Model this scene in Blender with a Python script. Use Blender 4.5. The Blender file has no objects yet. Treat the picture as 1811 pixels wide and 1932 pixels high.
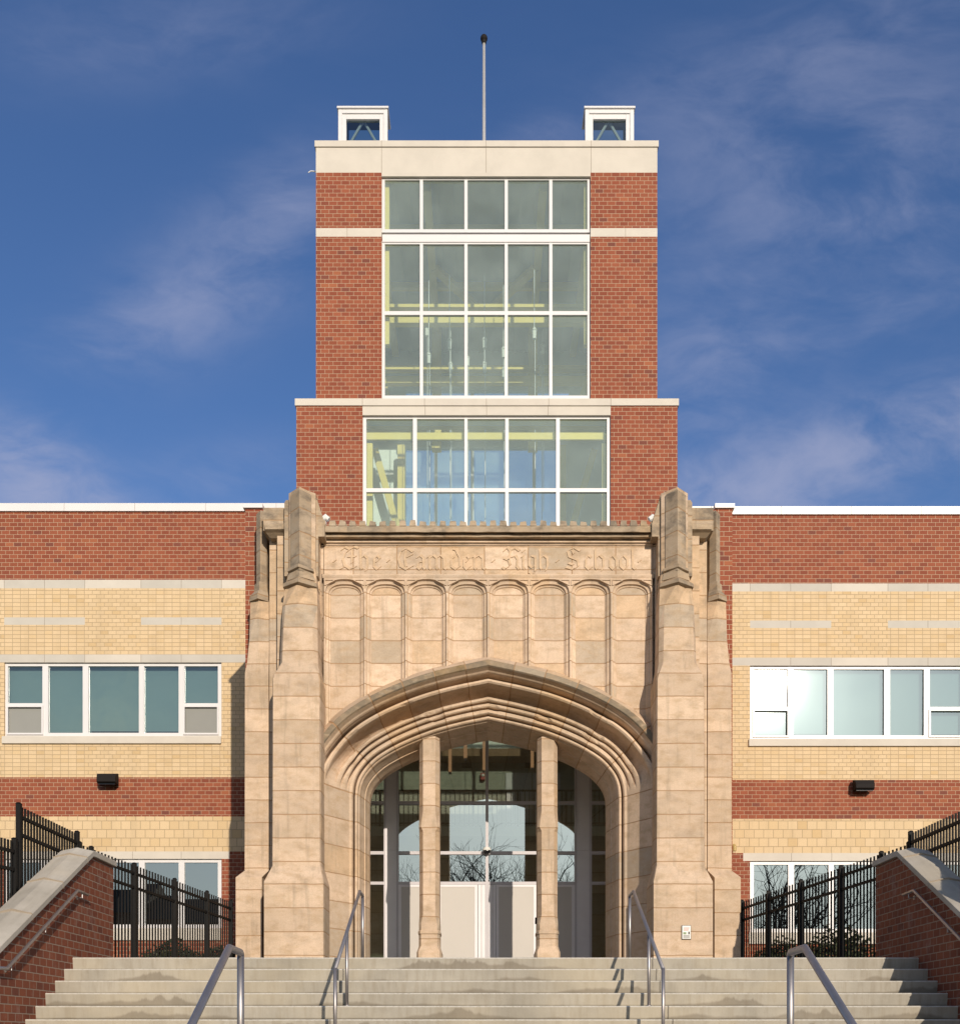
import bpy, math, random
from mathutils import Vector, Matrix, noise as mnoise
random.seed(7)
SC = bpy.context.scene
COL = SC.collection

# ------------------------------------------------------------------ camera / light
F, PX0, PY0 = 2060.0, 912.0, 1960.0          # focal length, principal point (full-size photo pixels)
EYE = -1.09                                   # eye height; the entrance landing is Z = 0
SUN = Vector((0.285, -1.0, 0.312)).normalized()   # towards the sun

cd = bpy.data.cameras.new('camera'); cam = bpy.data.objects.new('camera', cd); COL.objects.link(cam)
cd.sensor_fit = 'HORIZONTAL'; cd.sensor_width = 36.0
cd.lens = 36.0*F/1811.0
cd.shift_x = (905.5-PX0)/1811.0
cd.shift_y = (PY0-966.0)/1811.0
cd.clip_start = 0.1; cd.clip_end = 3000
cam.location = (0, 0, EYE); cam.rotation_euler = (math.pi/2, 0, 0)
SC.camera = cam

sd = bpy.data.lights.new('sun', 'SUN'); so = bpy.data.objects.new('sun', sd); COL.objects.link(so)
sd.energy = 4.15; sd.angle = math.radians(0.5); sd.color = (1.0, 0.88, 0.73)
so.rotation_euler = SUN.to_track_quat('Z', 'Y').to_euler()
SC.view_settings.view_transform = 'Standard'; SC.view_settings.look = 'None'
SC.view_settings.exposure = 0.0; SC.view_settings.gamma = 1.0
SC.render.film_transparent = False
SC.cycles.max_bounces = 8; SC.cycles.transparent_max_bounces = 16

class NT:
    """small helper to write node trees"""
    def __init__(s, tree): s.t = tree; s.n = tree.nodes; s.l = tree.links
    def new(s, typ, **kw):
        nd = s.n.new(typ)
        for k, v in kw.items(): setattr(nd, k, v)
        return nd
    def put(s, sock, v):
        if isinstance(v, bpy.types.NodeSocket): s.l.new(v, sock)
        elif isinstance(v, bpy.types.Node): s.l.new(v.outputs[0], sock)
        elif v is not None:
            if sock.type == 'RGBA' and len(v) == 3: v = (*v, 1)
            sock.default_value = v
    def m(s, op, a, b=None, c=None, clamp=False):
        nd = s.new('ShaderNodeMath', operation=op, use_clamp=clamp)
        for i, v in enumerate((a, b, c)):
            if v is not None: s.put(nd.inputs[i], v)
        return nd.outputs[0]
    def mixc(s, f, a, b, blend='MIX'):
        nd = s.new('ShaderNodeMix', data_type='RGBA', blend_type=blend)
        s.put(nd.inputs[0], f); s.put(nd.inputs[6], a); s.put(nd.inputs[7], b)
        return nd.outputs[2]
    def ramp(s, f, stops, interp='LINEAR'):
        nd = s.new('ShaderNodeValToRGB'); cr = nd.color_ramp; cr.interpolation = interp
        while len(cr.elements) < len(stops): cr.elements.new(0.5)
        for e, (p, c) in zip(cr.elements, stops):
            e.position = p; e.color = (*c, 1) if len(c) == 3 else c
        s.put(nd.inputs[0], f); return nd.outputs[0]
    def smooth(s, v, a, b, lo=0.0, hi=1.0):
        nd = s.new('ShaderNodeMapRange', interpolation_type='SMOOTHSTEP')
        s.put(nd.inputs[0], v)
        for i, k in enumerate((a, b, lo, hi)): s.put(nd.inputs[i+1], k)
        return nd.outputs[0]
    def noise(s, vec, scale, detail=3, rough=0.55, out=0):
        nd = s.new('ShaderNodeTexNoise'); s.put(nd.inputs['Vector'], vec)
        nd.inputs['Scale'].default_value = scale; nd.inputs['Detail'].default_value = detail
        nd.inputs['Roughness'].default_value = rough
        return nd.outputs[out]
    def xyz(s, vec):
        nd = s.new('ShaderNodeSeparateXYZ'); s.put(nd.inputs[0], vec); return nd.outputs
    def comb(s, x=0.0, y=0.0, z=0.0):
        nd = s.new('ShaderNodeCombineXYZ')
        for i, v in enumerate((x, y, z)): s.put(nd.inputs[i], v)
        return nd.outputs[0]
    def white(s, vec, out='Value'):
        nd = s.new('ShaderNodeTexWhiteNoise', noise_dimensions='3D'); s.put(nd.inputs['Vector'], vec)
        return nd.outputs[out]

# ------------------------------------------------------------------ sky
wd = bpy.data.worlds.new('World'); SC.world = wd; wd.use_nodes = True
t = NT(wd.node_tree)
for nd in list(t.n): t.n.remove(nd)
sky = t.new('ShaderNodeTexSky', sky_type='NISHITA')
sky.sun_disc = False
sky.sun_elevation = math.asin(SUN.z)
sky.sun_rotation = math.atan2(SUN.x, SUN.y)
sky.altitude = 300.0; sky.air_density = 1.0; sky.dust_density = 0.6; sky.ozone_density = 3.0
tc = t.new('ShaderNodeTexCoord')
dx, dy, dz = t.xyz(tc.outputs['Generated'])
yy = t.m('MAXIMUM', dy, 0.05)
a = t.m('DIVIDE', dx, yy); b = t.m('DIVIDE', dz, yy)
def blob(px, py, sx, sy, rot=0.0, amp=1.0):
    ca, cb = (px-PX0)/F, (PY0-py)/F
    c_, s_ = math.cos(rot), math.sin(rot)
    u = t.m('SUBTRACT', a, ca); v = t.m('SUBTRACT', b, cb)
    p = t.m('DIVIDE', t.m('ADD', t.m('MULTIPLY', u, c_), t.m('MULTIPLY', v, s_)), sx/F)
    q = t.m('DIVIDE', t.m('SUBTRACT', t.m('MULTIPLY', v, c_), t.m('MULTIPLY', u, s_)), sy/F)
    r = t.m('ADD', t.m('MULTIPLY', p, p), t.m('MULTIPLY', q, q))
    return t.m('MULTIPLY', t.m('POWER', 2.718, t.m('MULTIPLY', r, -1.0)), amp)
blobs = [(430, 500, 250, 110, 0.62, .85), (540, 400, 120, 90, 0.7, .6), (330, 590, 190, 60, .2, .5), (40, 890, 150, 75, -0.5, 4.5), (170, 935, 120, 40, -.3, 1.3), (430, 890, 170, 60, .1, .5),
         (1480, 300, 330, 170, -0.15, .62), (1740, 300, 220, 200, .4, .55), (1620, 480, 300, 110, .1, .5), (1560, 880, 360, 85, 0.22, 1.5),
         (1740, 800, 230, 80, .3, 1.4), (1320, 720, 150, 150, .3, .8), (1350, 930, 260, 60, 0, 1.2), (1600, 70, 300, 90, .3, .5),
         (300, 60, 340, 90, .1, .4), (1030, 250, 70, 26, .1, .6), (200, 660, 160, 50, 0, .3), (1500, 650, 260, 60, .25, .45)]
tot = None
for bl in blobs:
    g = blob(*bl); tot = g if tot is None else t.m('ADD', tot, g)
front = t.smooth(dy, 0.0, 0.25)
mp = t.new('ShaderNodeMapping'); t.put(mp.inputs[0], t.comb(a, b, 0.0))
mp.inputs['Rotation'].default_value = (0, 0, -0.55); mp.inputs['Scale'].default_value = (1.0, 2.0, 1)
wv = t.new('ShaderNodeVectorMath', operation='MULTIPLY_ADD')      # warp: wisps curl instead of lying straight
wn = t.new('ShaderNodeTexNoise'); t.put(wn.inputs['Vector'], mp.outputs[0]); wn.inputs['Scale'].default_value = 3.0; wn.inputs['Detail'].default_value = 3
t.put(wv.inputs[0], wn.outputs['Color']); wv.inputs[1].default_value = (.24, .24, .24); t.put(wv.inputs[2], mp.outputs[0])
n1 = t.noise(wv.outputs[0], 3.8, 7, 0.58)
n2 = t.noise(wv.outputs[0], 13.0, 8, 0.62)
nn = t.m('ADD', t.m('MULTIPLY', n1, 0.70), t.m('MULTIPLY', n2, 0.30))
wisp = t.m('POWER', t.smooth(nn, 0.34, 0.70), 1.25)
dens_f = t.m('MULTIPLY', t.m('MULTIPLY', tot, wisp), front)
# clouds in the rest of the sky (seen only in the window panes)
nb = t.noise(tc.outputs['Generated'], 3.2, 7, 0.6)
back = t.smooth(dy, 0.0, -0.3)
dens_b = t.m('MULTIPLY', t.smooth(nb, 0.46, 0.68, 0.0, 0.7), back)
dens_s = t.m('MULTIPLY', t.m('SUBTRACT', 1.0, t.m('POWER', 2.718, t.m('MULTIPLY', dens_f, -0.8))), 0.80)
dens = t.m('MINIMUM', t.m('ADD', dens_s, dens_b), 0.9)
# thin cloud brightens towards the sun (forward scattering)
sdot = t.new('ShaderNodeVectorMath', operation='DOT_PRODUCT')
t.put(sdot.inputs[0], tc.outputs['Generated']); sdot.inputs[1].default_value = SUN
sg = t.m('MAXIMUM', sdot.outputs['Value'], 0.0)
halo = t.m('ADD', t.m('MULTIPLY', t.m('POWER', sg, 260.0), 1.6), t.m('MULTIPLY', t.m('POWER', sg, 14.0), 0.8))
cl = t.new('ShaderNodeVectorMath', operation='SCALE')
t.put(cl.inputs[0], t.mixc(back, (3.1, 3.3, 4.6), (6.6, 6.9, 6.6))); t.put(cl.inputs['Scale'], t.m('ADD', halo, 1.0))
aur = t.m('ADD', t.m('MULTIPLY', t.m('POWER', sg, 40.0), 0.25), t.m('MULTIPLY', t.m('MULTIPLY', t.smooth(dz, 0.40, 0.10), back), 0.80))
hs = t.new('ShaderNodeHueSaturation'); hs.inputs['Hue'].default_value = 0.511; hs.inputs['Saturation'].default_value = 1.13; hs.inputs['Value'].default_value = 0.97
t.put(hs.inputs['Color'], sky.outputs[0])
skyc = t.mixc(t.m('MINIMUM', t.m('ADD', dens, aur), 0.95), hs.outputs[0], cl.outputs[0])
bg = t.new('ShaderNodeBackground'); t.put(bg.inputs[0], skyc); bg.inputs[1].default_value = 0.13
out = t.new('ShaderNodeOutputWorld'); t.l.new(bg.outputs[0], out.inputs[0])

# ------------------------------------------------------------------ materials
def newmat(name):
    m = bpy.data.materials.new(name); m.use_nodes = True
    t = NT(m.node_tree)
    bs = m.node_tree.nodes['Principled BSDF']
    bs.inputs['Roughness'].default_value = 0.8
    bs.inputs['Specular IOR Level'].default_value = 0.3
    return m, t, bs
def wall_uv(t):
    geo = t.new('ShaderNodeNewGeometry')
    x, y, z = t.xyz(geo.outputs['Position']); nx, ny, nz = t.xyz(geo.outputs['True Normal'])
    side = t.m('GREATER_THAN', t.m('ABSOLUTE', nx), 0.707)
    u = t.m('ADD', t.m('MULTIPLY', x, t.m('SUBTRACT', 1.0, side)), t.m('MULTIPLY', y, side))
    return geo, u, z, x, y
def bumpn(t, bs, h, dist=0.005, strength=0.6):
    bp = t.new('ShaderNodeBump'); bp.inputs['Distance'].default_value = dist; bp.inputs['Strength'].default_value = strength
    t.put(bp.inputs['Height'], h); t.l.new(bp.outputs[0], bs.inputs['Normal'])

def brick_mat(name, bw, bh, joint, offset, cols, mortar, u0=0.0, z0=0.0, rough=0.8, seed=0.0, effl=0.0, tone=0.12):
    m, t, bs = newmat(name)
    geo, u, z, x, y = wall_uv(t)
    zz = t.m('DIVIDE', t.m('SUBTRACT', z, z0), bh); row = t.m('FLOOR', zz); fz = t.m('SUBTRACT', zz, row)
    par = t.m('FLOORED_MODULO', row, 2.0)
    uu = t.m('ADD', t.m('DIVIDE', t.m('SUBTRACT', u, u0), bw), t.m('MULTIPLY', par, offset))
    col = t.m('FLOOR', uu); fu = t.m('SUBTRACT', uu, col)
    def dist(f): return t.m('MINIMUM', f, t.m('SUBTRACT', 1.0, f))
    d = t.m('MINIMUM', t.m('MULTIPLY', dist(fz), bh), t.m('MULTIPLY', dist(fu), bw))
    body = t.smooth(d, joint*0.35, joint*0.65)
    rnd = t.white(t.comb(col, row, seed))
    c = t.ramp(rnd, cols, 'CONSTANT')
    r2 = t.white(t.comb(col, row, seed+5.0))
    c = t.mixc(t.m('MULTIPLY', r2, tone), c, (0, 0, 0))
    big = t.noise(geo.outputs['Position'], 0.55, 4)
    c = t.mixc(t.smooth(big, 0.35, 0.75, 0.0, 0.22), c, tuple(v*0.7 for v in cols[0][1]))
    mps = t.new('ShaderNodeMapping'); t.put(mps.inputs[0], geo.outputs['Position']); mps.inputs['Scale'].default_value = (2.6, 2.6, 0.16)
    stk = t.noise(mps.outputs[0], 1.4, 5, 0.6)
    c = t.mixc(t.smooth(stk, 0.5, 0.78, 0.0, 0.30), c, tuple(v*0.55 for v in cols[0][1]))
    lite = t.noise(geo.outputs['Position'], 1.1, 6, 0.65)
    c = t.mixc(t.smooth(lite, 0.55, 0.8, 0.0, 0.22), c, tuple(min(1, v*1.25+.03) for v in cols[0][1]))
    fine = t.noise(geo.outputs['Position'], 60.0, 3)
    c = t.mixc(t.smooth(fine, 0.3, 0.7, 0.0, 0.16), c, (0.02, 0.015, 0.012))
    if effl:
        e = t.noise(geo.outputs['Position'], 2.6, 6, 0.65)
        c = t.mixc(t.smooth(e, 0.55, 0.75, 0.0, effl), c, (0.42, 0.36, 0.32))
    fin = t.mixc(body, mortar, c)
    t.put(bs.inputs['Base Color'], fin); bs.inputs['Roughness'].default_value = rough
    bumpn(t, bs, t.m('ADD', body, t.m('MULTIPLY', fine, 0.2)), 0.006, 0.7)
    return m

CH = 0.4505                                     # course height of the stone portal
def stone_mat(name, uw, u0, soot=0.25, joints=True, vjoint=False, uv=False, base=(0.63, 0.473, 0.338), seed=0.0, ju=0.55, crack=0.0):
    m, t, bs = newmat(name)
    geo, u, z, x, y = wall_uv(t)
    P = geo.outputs['Position']
    wob = t.m('MULTIPLY', t.m('SUBTRACT', t.noise(P, 3.0, 4), 0.5), 0.022)
    if uv:
        tcn = t.new('ShaderNodeTexCoord'); uu_, vv_, _ = t.xyz(tcn.outputs['UV'])
        zz = t.m('DIVIDE', t.m('ADD', uu_, wob), ju); bw_, bh_ = 1.0, ju
        uu = t.m('DIVIDE', vv_, 9.0)
    else:
        zz = t.m('DIVIDE', t.m('ADD', t.m('SUBTRACT', z, 4.983), wob), CH); bh_ = CH
        uu = t.m('DIVIDE', t.m('SUBTRACT', u, u0), uw); bw_ = uw
    row = t.m('FLOOR', zz); fz = t.m('SUBTRACT', zz, row)
    col = t.m('FLOOR', uu); fu = t.m('SUBTRACT', uu, col)
    d = t.m('MULTIPLY', t.m('MINIMUM', fz, t.m('SUBTRACT', 1.0, fz)), bh_)
    if vjoint: d = t.m('MINIMUM', d, t.m('MULTIPLY', t.m('MINIMUM', fu, t.m('SUBTRACT', 1.0, fu)), bw_))
    rnd = t.white(t.comb(col, row, seed)); r2 = t.white(t.comb(col, row, seed+3.3))
    B = Vector(base)
    g = Vector((0.415, 0.345, 0.262))
    c = t.ramp(rnd, [(0.0, tuple(B)), (0.25, tuple(B*0.88)), (0.45, tuple(B*1.09)), (0.62, tuple(B*0.95 + Vector((.012, -.016, -.045)))),
                     (0.78, tuple(B*0.65+g*0.35)), (0.92, tuple(B*.3+g*.7))], 'CONSTANT')
    # mottling of the stone, streaky across each block
    mpp = t.new('ShaderNodeMapping'); t.put(mpp.inputs[0], P); mpp.inputs['Scale'].default_value = (1.0, 1.0, 1.9)
    off = t.new('ShaderNodeVectorMath', operation='ADD'); t.put(off.inputs[0], mpp.outputs[0])
    t.put(off.inputs[1], t.comb(t.m('MULTIPLY', r2, 40.0), t.m('MULTIPLY', rnd, 30.0), 0.0))
    n = t.noise(off.outputs[0], 3.4, 6, 0.62)
    c = t.mixc(t.smooth(n, 0.42, 0.72, 0.0, 0.62), c, (0.43, 0.295, 0.170))
    n4 = t.noise(off.outputs[0], 7.0, 6, 0.6)
    c = t.mixc(t.smooth(n4, 0.5, 0.8, 0.0, 0.4), c, (0.66, 0.54, 0.40))
    # soot and grey weathering
    n3 = t.noise(off.outputs[0], 2.2, 8, 0.66)
    zs = t.smooth(z, 5.0, 9.4, 0.5, 1.35)
    sfac = t.m('MULTIPLY', t.m('MULTIPLY', t.smooth(n3, 0.44, 0.72), zs), soot)
    c = t.mixc(sfac, c, (0.185, 0.150, 0.112))
    big = t.noise(P, 0.9, 7, 0.68)
    c = t.mixc(t.smooth(big, 0.46, 0.68, 0.0, 0.40), c, (0.40, 0.305, 0.205))
    mps = t.new('ShaderNodeMapping'); t.put(mps.inputs[0], P); mps.inputs['Scale'].default_value = (5.5, 5.5, 0.5)
    rs = t.noise(mps.outputs[0], 1.3, 6, 0.65)
    c = t.mixc(t.m('MULTIPLY', t.smooth(rs, 0.52, 0.74), min(.55, .25+soot*.35)), c, (0.22, 0.175, 0.125))
    fine = t.noise(P, 55.0, 4)
    c = t.mixc(t.smooth(fine, 0.35, 0.75, 0.0, 0.2), c, (0.2, 0.13, 0.07))
    h = t.m('ADD', t.m('MULTIPLY', fine, 0.25), t.m('MULTIPLY', n, 0.7))
    if joints:
        body = t.smooth(d, 0.005, 0.013)
        jc = t.mixc(t.noise(P, 4.0, 2), (0.27, 0.145, 0.068), (0.46, 0.29, 0.155))
        c = t.mixc(t.m('ADD', t.m('MULTIPLY', body, 0.85), 0.15), jc, c)
        h = t.m('ADD', h, t.m('MULTIPLY', body, 1.3))
    t.put(bs.inputs['Base Color'], c); bs.inputs['Roughness'].default_value = 0.88
    bumpn(t, bs, h, 0.008, 0.65)
    return m

def plain(name, col, rough=0.6, metal=0.0, var=0.12, scale=3.0, spec=0.3, bump=0.0):
    m, t, bs = newmat(name)
    geo = t.new('ShaderNodeNewGeometry')
    n = t.noise(geo.outputs['Position'], scale, 5, 0.6)
    c = t.mixc(t.smooth(n, 0.3, 0.75, 0.0, 1.0), col, tuple(v*(1-var) for v in col))
    t.put(bs.inputs['Base Color'], c); bs.inputs['Roughness'].default_value = rough
    bs.inputs['Metallic'].default_value = metal; bs.inputs['Specular IOR Level'].default_value = spec
    if bump:
        n2 = t.noise(geo.outputs['Position'], 40.0, 4); bumpn(t, bs, n2, bump, 0.5)
    return m

def glass_mat(name, tint, refl, rough=0.0, wob=0.0, dust=0.0, veilc=(.72, .74, .66)):
    m = bpy.data.materials.new(name); m.use_nodes = True; t = NT(m.node_tree)
    for nd in list(t.n): t.n.remove(nd)
    tr = t.new('ShaderNodeBsdfTransparent'); t.put(tr.inputs[0], tint)
    gl = t.new('ShaderNodeBsdfGlossy'); gl.inputs['Roughness'].default_value = rough; t.put(gl.inputs[0], (0.9, 0.98, 0.98))
    fr = t.new('ShaderNodeLayerWeight'); fr.inputs['Blend'].default_value = 0.35
    if wob:
        geo = t.new('ShaderNodeNewGeometry'); n = t.noise(geo.outputs['Position'], 1.3, 2)
        bp = t.new('ShaderNodeBump'); bp.inputs['Distance'].default_value = wob; bp.inputs['Strength'].default_value = 1.0
        t.put(bp.inputs['Height'], n); t.l.new(bp.outputs[0], gl.inputs['Normal'])
    fac = t.m('ADD', t.m('MULTIPLY', fr.outputs['Fresnel'], 0.8), refl, clamp=True)
    mx = t.new('ShaderNodeMixShader'); t.put(mx.inputs[0], fac); t.l.new(tr.outputs[0], mx.inputs[1]); t.l.new(gl.outputs[0], mx.inputs[2])
    if dust:  # pale diffuse veil over the pane, lightens a dark interior like haze
        df = t.new('ShaderNodeBsdfDiffuse'); t.put(df.inputs[0], veilc)
        geo2 = t.new('ShaderNodeNewGeometry'); dn = t.noise(geo2.outputs['Position'], 0.8, 5, 0.6)
        m2 = t.new('ShaderNodeMixShader'); t.put(m2.inputs[0], t.smooth(dn, 0.25, 0.75, dust*.75, dust*1.25)); t.l.new(mx.outputs[0], m2.inputs[1]); t.l.new(df.outputs[0], m2.inputs[2]); mx = m2
    o = t.new('ShaderNodeOutputMaterial'); t.l.new(mx.outputs[0], o.inputs[0])
    return m

RED = [(0.0, (0.290, 0.078, 0.038)), (0.22, (0.310, 0.088, 0.043)), (0.45, (0.270, 0.070, 0.035)), (0.66, (0.325, 0.096, 0.047)),
       (0.84, (0.258, 0.069, 0.037)), (0.955, (0.205, 0.064, 0.042)), (0.985, (0.37, 0.120, 0.055))]
YEL = [(0.0, (0.70, 0.525, 0.315)), (0.3, (0.69, 0.515, 0.305)), (0.55, (0.715, 0.54, 0.33)), (0.8, (0.68, 0.50, 0.285)), (0.96, (0.645, 0.46, 0.245))]
DRED = [(0.0, (0.235, 0.066, 0.032)), (0.3, (0.255, 0.075, 0.036)), (0.6, (0.205, 0.056, 0.029)), (0.85, (0.27, 0.083, 0.04)), (0.95, (0.165, 0.05, 0.03))]
M = {}
M['red'] = brick_mat('red_brick', 0.2032, 0.1020, 0.0105, 0.5, RED, (0.47, 0.33, 0.22), u0=.03, z0=.02)
M['red_box'] = brick_mat('red_brick_large', 0.225, 0.1000, 0.011, 0.5, RED, (0.44, 0.32, 0.215), u0=.06, z0=.05, seed=3.0)
M['red_wall'] = brick_mat('red_brick_stair_wall', 0.2032, 0.1016, 0.012, 0.5, DRED, (0.30, 0.225, 0.17), u0=.0, z0=.02, seed=9.0, effl=0.26)
M['yel'] = brick_mat('yellow_brick_running', 0.2032, 0.1020, 0.013, 0.5, YEL, (0.41, 0.30, 0.185), z0=.02, seed=1.0, tone=.08)
M['yel_stack'] = brick_mat('yellow_brick_stacked', 0.2032, 0.1020, 0.013, 0.0, YEL, (0.41, 0.30, 0.185), z0=.02, seed=2.0, tone=.08)
M['yel_block'] = brick_mat('yellow_block', 0.246, 0.2180, 0.014, 0.5, YEL, (0.38, 0.28, 0.17), z0=.09, seed=4.0, tone=.06)
M['precast'] = plain('precast_light', (0.60, 0.55, 0.475), 0.85, var=.10, scale=1.6, bump=.001)
M['precast_g'] = plain('precast_grey', (0.52, 0.485, 0.425), 0.85, var=.10, scale=1.6, bump=.001)
M['joint'] = plain('dark_joint_line', (0.28, 0.23, 0.18), 0.9)  # own dark colour of the thin joints
M['white'] = plain('white_metal', (0.70, 0.68, 0.67), 0.35, var=.04, scale=.8, spec=.5)
M['frame'] = plain('white_frame', (0.68, 0.665, 0.66), 0.35, var=.04, scale=.8, spec=.5)
M['alu'] = plain('grey_aluminium', (0.52, 0.49, 0.51), 0.45, metal=0.0, var=.06, spec=.5)
M['alu_pale'] = plain('pale_aluminium', (0.74, 0.715, 0.73), 0.45, metal=0.0, var=.06, spec=.5)
M['cream'] = plain('cream_panel', (0.55, 0.515, 0.475), 0.6, var=.06, scale=.6)
M['steel'] = plain('brushed_steel', (0.42, 0.39, 0.38), 0.46, metal=0.85, var=.12, scale=6)
M['black'] = plain('black_metal', (0.009, 0.008, 0.0073), 0.6, var=.3, spec=.18)
M['bronze'] = plain('dark_bronze', (0.016, 0.013, 0.012), 0.75, var=.2, spec=.2)
M['yellow'] = plain('yellow_steel', (0.78, 0.60, 0.16), 0.55, var=.05)
M['plaster'] = plain('pale_plaster', (0.78, 0.80, 0.76), 0.8, var=.05)
M['lobbywall'] = brick_mat('lobby_block', 0.40, 0.20, 0.012, 0.5, [(0, (.34, .345, .29)), (.5, (.32, .33, .275))], (.24, .25, .21), tone=.05)
M['deck'] = plain('metal_deck', (0.55, 0.50, 0.42), 0.6, var=.1)
M['darkfloor'] = plain('dark_floor', (0.05, 0.045, 0.04), 0.5)
M['shade'] = plain('roller_shade', (0.33, 0.375, 0.375), 0.85, var=.05, scale=.8)
M['darkroom'] = plain('dark_room', (0.035, 0.035, 0.035), 0.9)  # near-black sheet colour, stands in for the darkness of unlit rooms
M['glass_g'] = None
M['screen'] = plain('insect_screen', (0.27, 0.27, 0.25), 0.8, var=.05, scale=2)
M['glass'] = glass_mat('window_glass', (0.54, 0.66, 0.65), 0.10, 0.0, 0.004)
M['glass_r'] = glass_mat('window_glass_hazy', (0.50, 0.64, 0.62), 0.25, 0.024, 0.0)
M['glass_g'] = glass_mat('ground_floor_glass', (0.30, 0.36, 0.35), 0.30)
M['glass_t'] = glass_mat('tower_glass', (0.85, 0.96, 0.93), 0.05, dust=0.20, veilc=(.60, .74, .70))
M['glass_l'] = glass_mat('lobby_glass', (0.56, 0.62, 0.55), 0.36)
M['red_alarm'] = plain('red_plastic', (0.35, 0.03, 0.025), 0.4)
M['tan_lamp'] = plain('tan_tube', (0.55, 0.40, 0.27), 0.5)
_b = M['tan_lamp'].node_tree.nodes['Principled BSDF']; _b.inputs['Emission Color'].default_value = (1.0, .50, .26, 1); _b.inputs['Emission Strength'].default_value = 0.55
M['wood'] = plain('wood_ceiling', (0.20, 0.11, 0.055), 0.6)
M['dome'] = plain('smoked_dome', (0.012, 0.012, 0.014), 0.08, spec=.7)
M['signw'] = plain('sign_white', (0.75, 0.74, 0.70), 0.4, var=.08)
M['signr'] = plain('sign_red', (0.60, 0.18, 0.14), 0.5)
M['signk'] = plain('sign_black', (0.05, 0.05, 0.05), 0.5)
M['signg'] = plain('sign_green', (0.22, 0.30, 0.16), 0.5)
M['bark'] = plain('bark', (0.055, 0.042, 0.034), 0.9, var=.4)
M['pole_wood'] = plain('pole_wood', (0.11, 0.075, 0.05), 0.9, var=.3)
M['darkroof'] = plain('roof_shingle', (0.05, 0.048, 0.05), 0.9, var=.2)
M['cable'] = plain('cable_white', (0.7, 0.7, 0.68), 0.5)
def leaf_mat():
    m, t, bs = newmat('shrub_leaf')
    oi = t.new('ShaderNodeNewGeometry')
    c = t.ramp(oi.outputs['Random Per Island'], [(0, (.014, .020, .008)), (.5, (.026, .036, .013)), (1, (.055, .052, .024))])
    t.put(bs.inputs['Base Color'], c); bs.inputs['Roughness'].default_value = 0.6
    return m
M['leaf'] = leaf_mat()
def concrete_mat(name, col, wet=False, dark=0.35):
    m, t, bs = newmat(name)
    geo, u, z, x, y = wall_uv(t); P = geo.outputs['Position']
    n = t.noise(P, 1.7, 7, 0.65); n2 = t.noise(P, 30.0, 4)
    c = t.mixc(t.smooth(n, 0.35, 0.75, 0.0, 0.55), col, tuple(v*0.62 for v in col))
    # vertical drip streaks
    mp_ = t.new('ShaderNodeMapping'); t.put(mp_.inputs[0], P); mp_.inputs['Scale'].default_value = (7.0, .5, 0.9)
    st = t.noise(mp_.outputs[0], 2.0, 5, 0.6)
    c = t.mixc(t.smooth(st, 0.42, 0.72, 0.0, dark), c, (0.20, 0.16, 0.105))
    bigd = t.noise(P, .55, 5, .6); c = t.mixc(t.smooth(bigd, 0.42, 0.68, 0.0, 0.45), c, (0.24, 0.215, 0.17))
    warm = t.noise(P, .8, 3)
    c = t.mixc(t.smooth(warm, 0.4, 0.7, 0.0, 0.35), c, (0.50, 0.42, 0.29))
    rough = 0.85
    if wet:
        # water lying along the foot of each riser and running over it; every row differs
        fz = t.m('FLOORED_MODULO', z, 0.172)
        rowi = t.m('FLOOR', t.m('DIVIDE', z, 0.172))
        w = t.noise(t.comb(t.m('MULTIPLY', x, 0.42), t.m('MULTIPLY', rowi, 0.37), 3.0), 1.6, 2, 0.5)
        w2 = t.noise(P, 8.0, 6, .65)
        w3 = t.noise(t.comb(t.m('MULTIPLY', x, 2.2), t.m('MULTIPLY', rowi, 3.1), 0.0), 1.7, 5, 0.6)
        lim = t.m('ADD', t.m('MULTIPLY', t.smooth(w, 0.44, 0.66), 0.075), t.m('MULTIPLY', t.m('MULTIPLY', t.smooth(w, 0.52, 0.70), t.smooth(w3, 0.42, 0.68)), 0.10))
        lim = t.m('ADD', lim, t.m('MULTIPLY', t.m('SUBTRACT', w2, 0.5), 0.03))
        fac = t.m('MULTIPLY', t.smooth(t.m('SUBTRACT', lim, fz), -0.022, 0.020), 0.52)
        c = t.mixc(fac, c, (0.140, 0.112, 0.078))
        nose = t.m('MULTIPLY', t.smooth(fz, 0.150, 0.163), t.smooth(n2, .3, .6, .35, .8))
        c = t.mixc(nose, c, (0.58, 0.55, 0.49))  # worn nosing, painted paler as a highlight line along each step edge
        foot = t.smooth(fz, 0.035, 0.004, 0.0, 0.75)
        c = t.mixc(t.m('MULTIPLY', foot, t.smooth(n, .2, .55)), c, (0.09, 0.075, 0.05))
        # expansion joints of the flight
        for xj in (-1.85, 2.28):
            dj = t.m('ABSOLUTE', t.m('ADD', t.m('SUBTRACT', x, xj), t.m('MULTIPLY', t.m('SUBTRACT', w2, .5), .03)))
            c = t.mixc(t.smooth(dj, 0.012, 0.004, 0.0, 0.7), c, (0.06, 0.05, 0.04))
    t.put(bs.inputs['Base Color'], c); bs.inputs['Roughness'].default_value = rough
    bumpn(t, bs, t.m('ADD', n2, t.m('MULTIPLY', n, 0.6)), 0.005, 0.5)
    return m
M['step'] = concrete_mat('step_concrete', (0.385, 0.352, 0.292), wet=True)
M['paving'] = concrete_mat('paving_concrete', (0.36, 0.34, 0.30))
M['coping'] = concrete_mat('coping_concrete', (0.52, 0.475, 0.405), dark=.2)
M['lawn'] = plain('winter_lawn', (0.085, 0.080, 0.035), 0.95, var=.4, scale=.6)
M['asphalt'] = plain('asphalt', (0.05, 0.05, 0.05), 0.9, var=.2)
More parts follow.
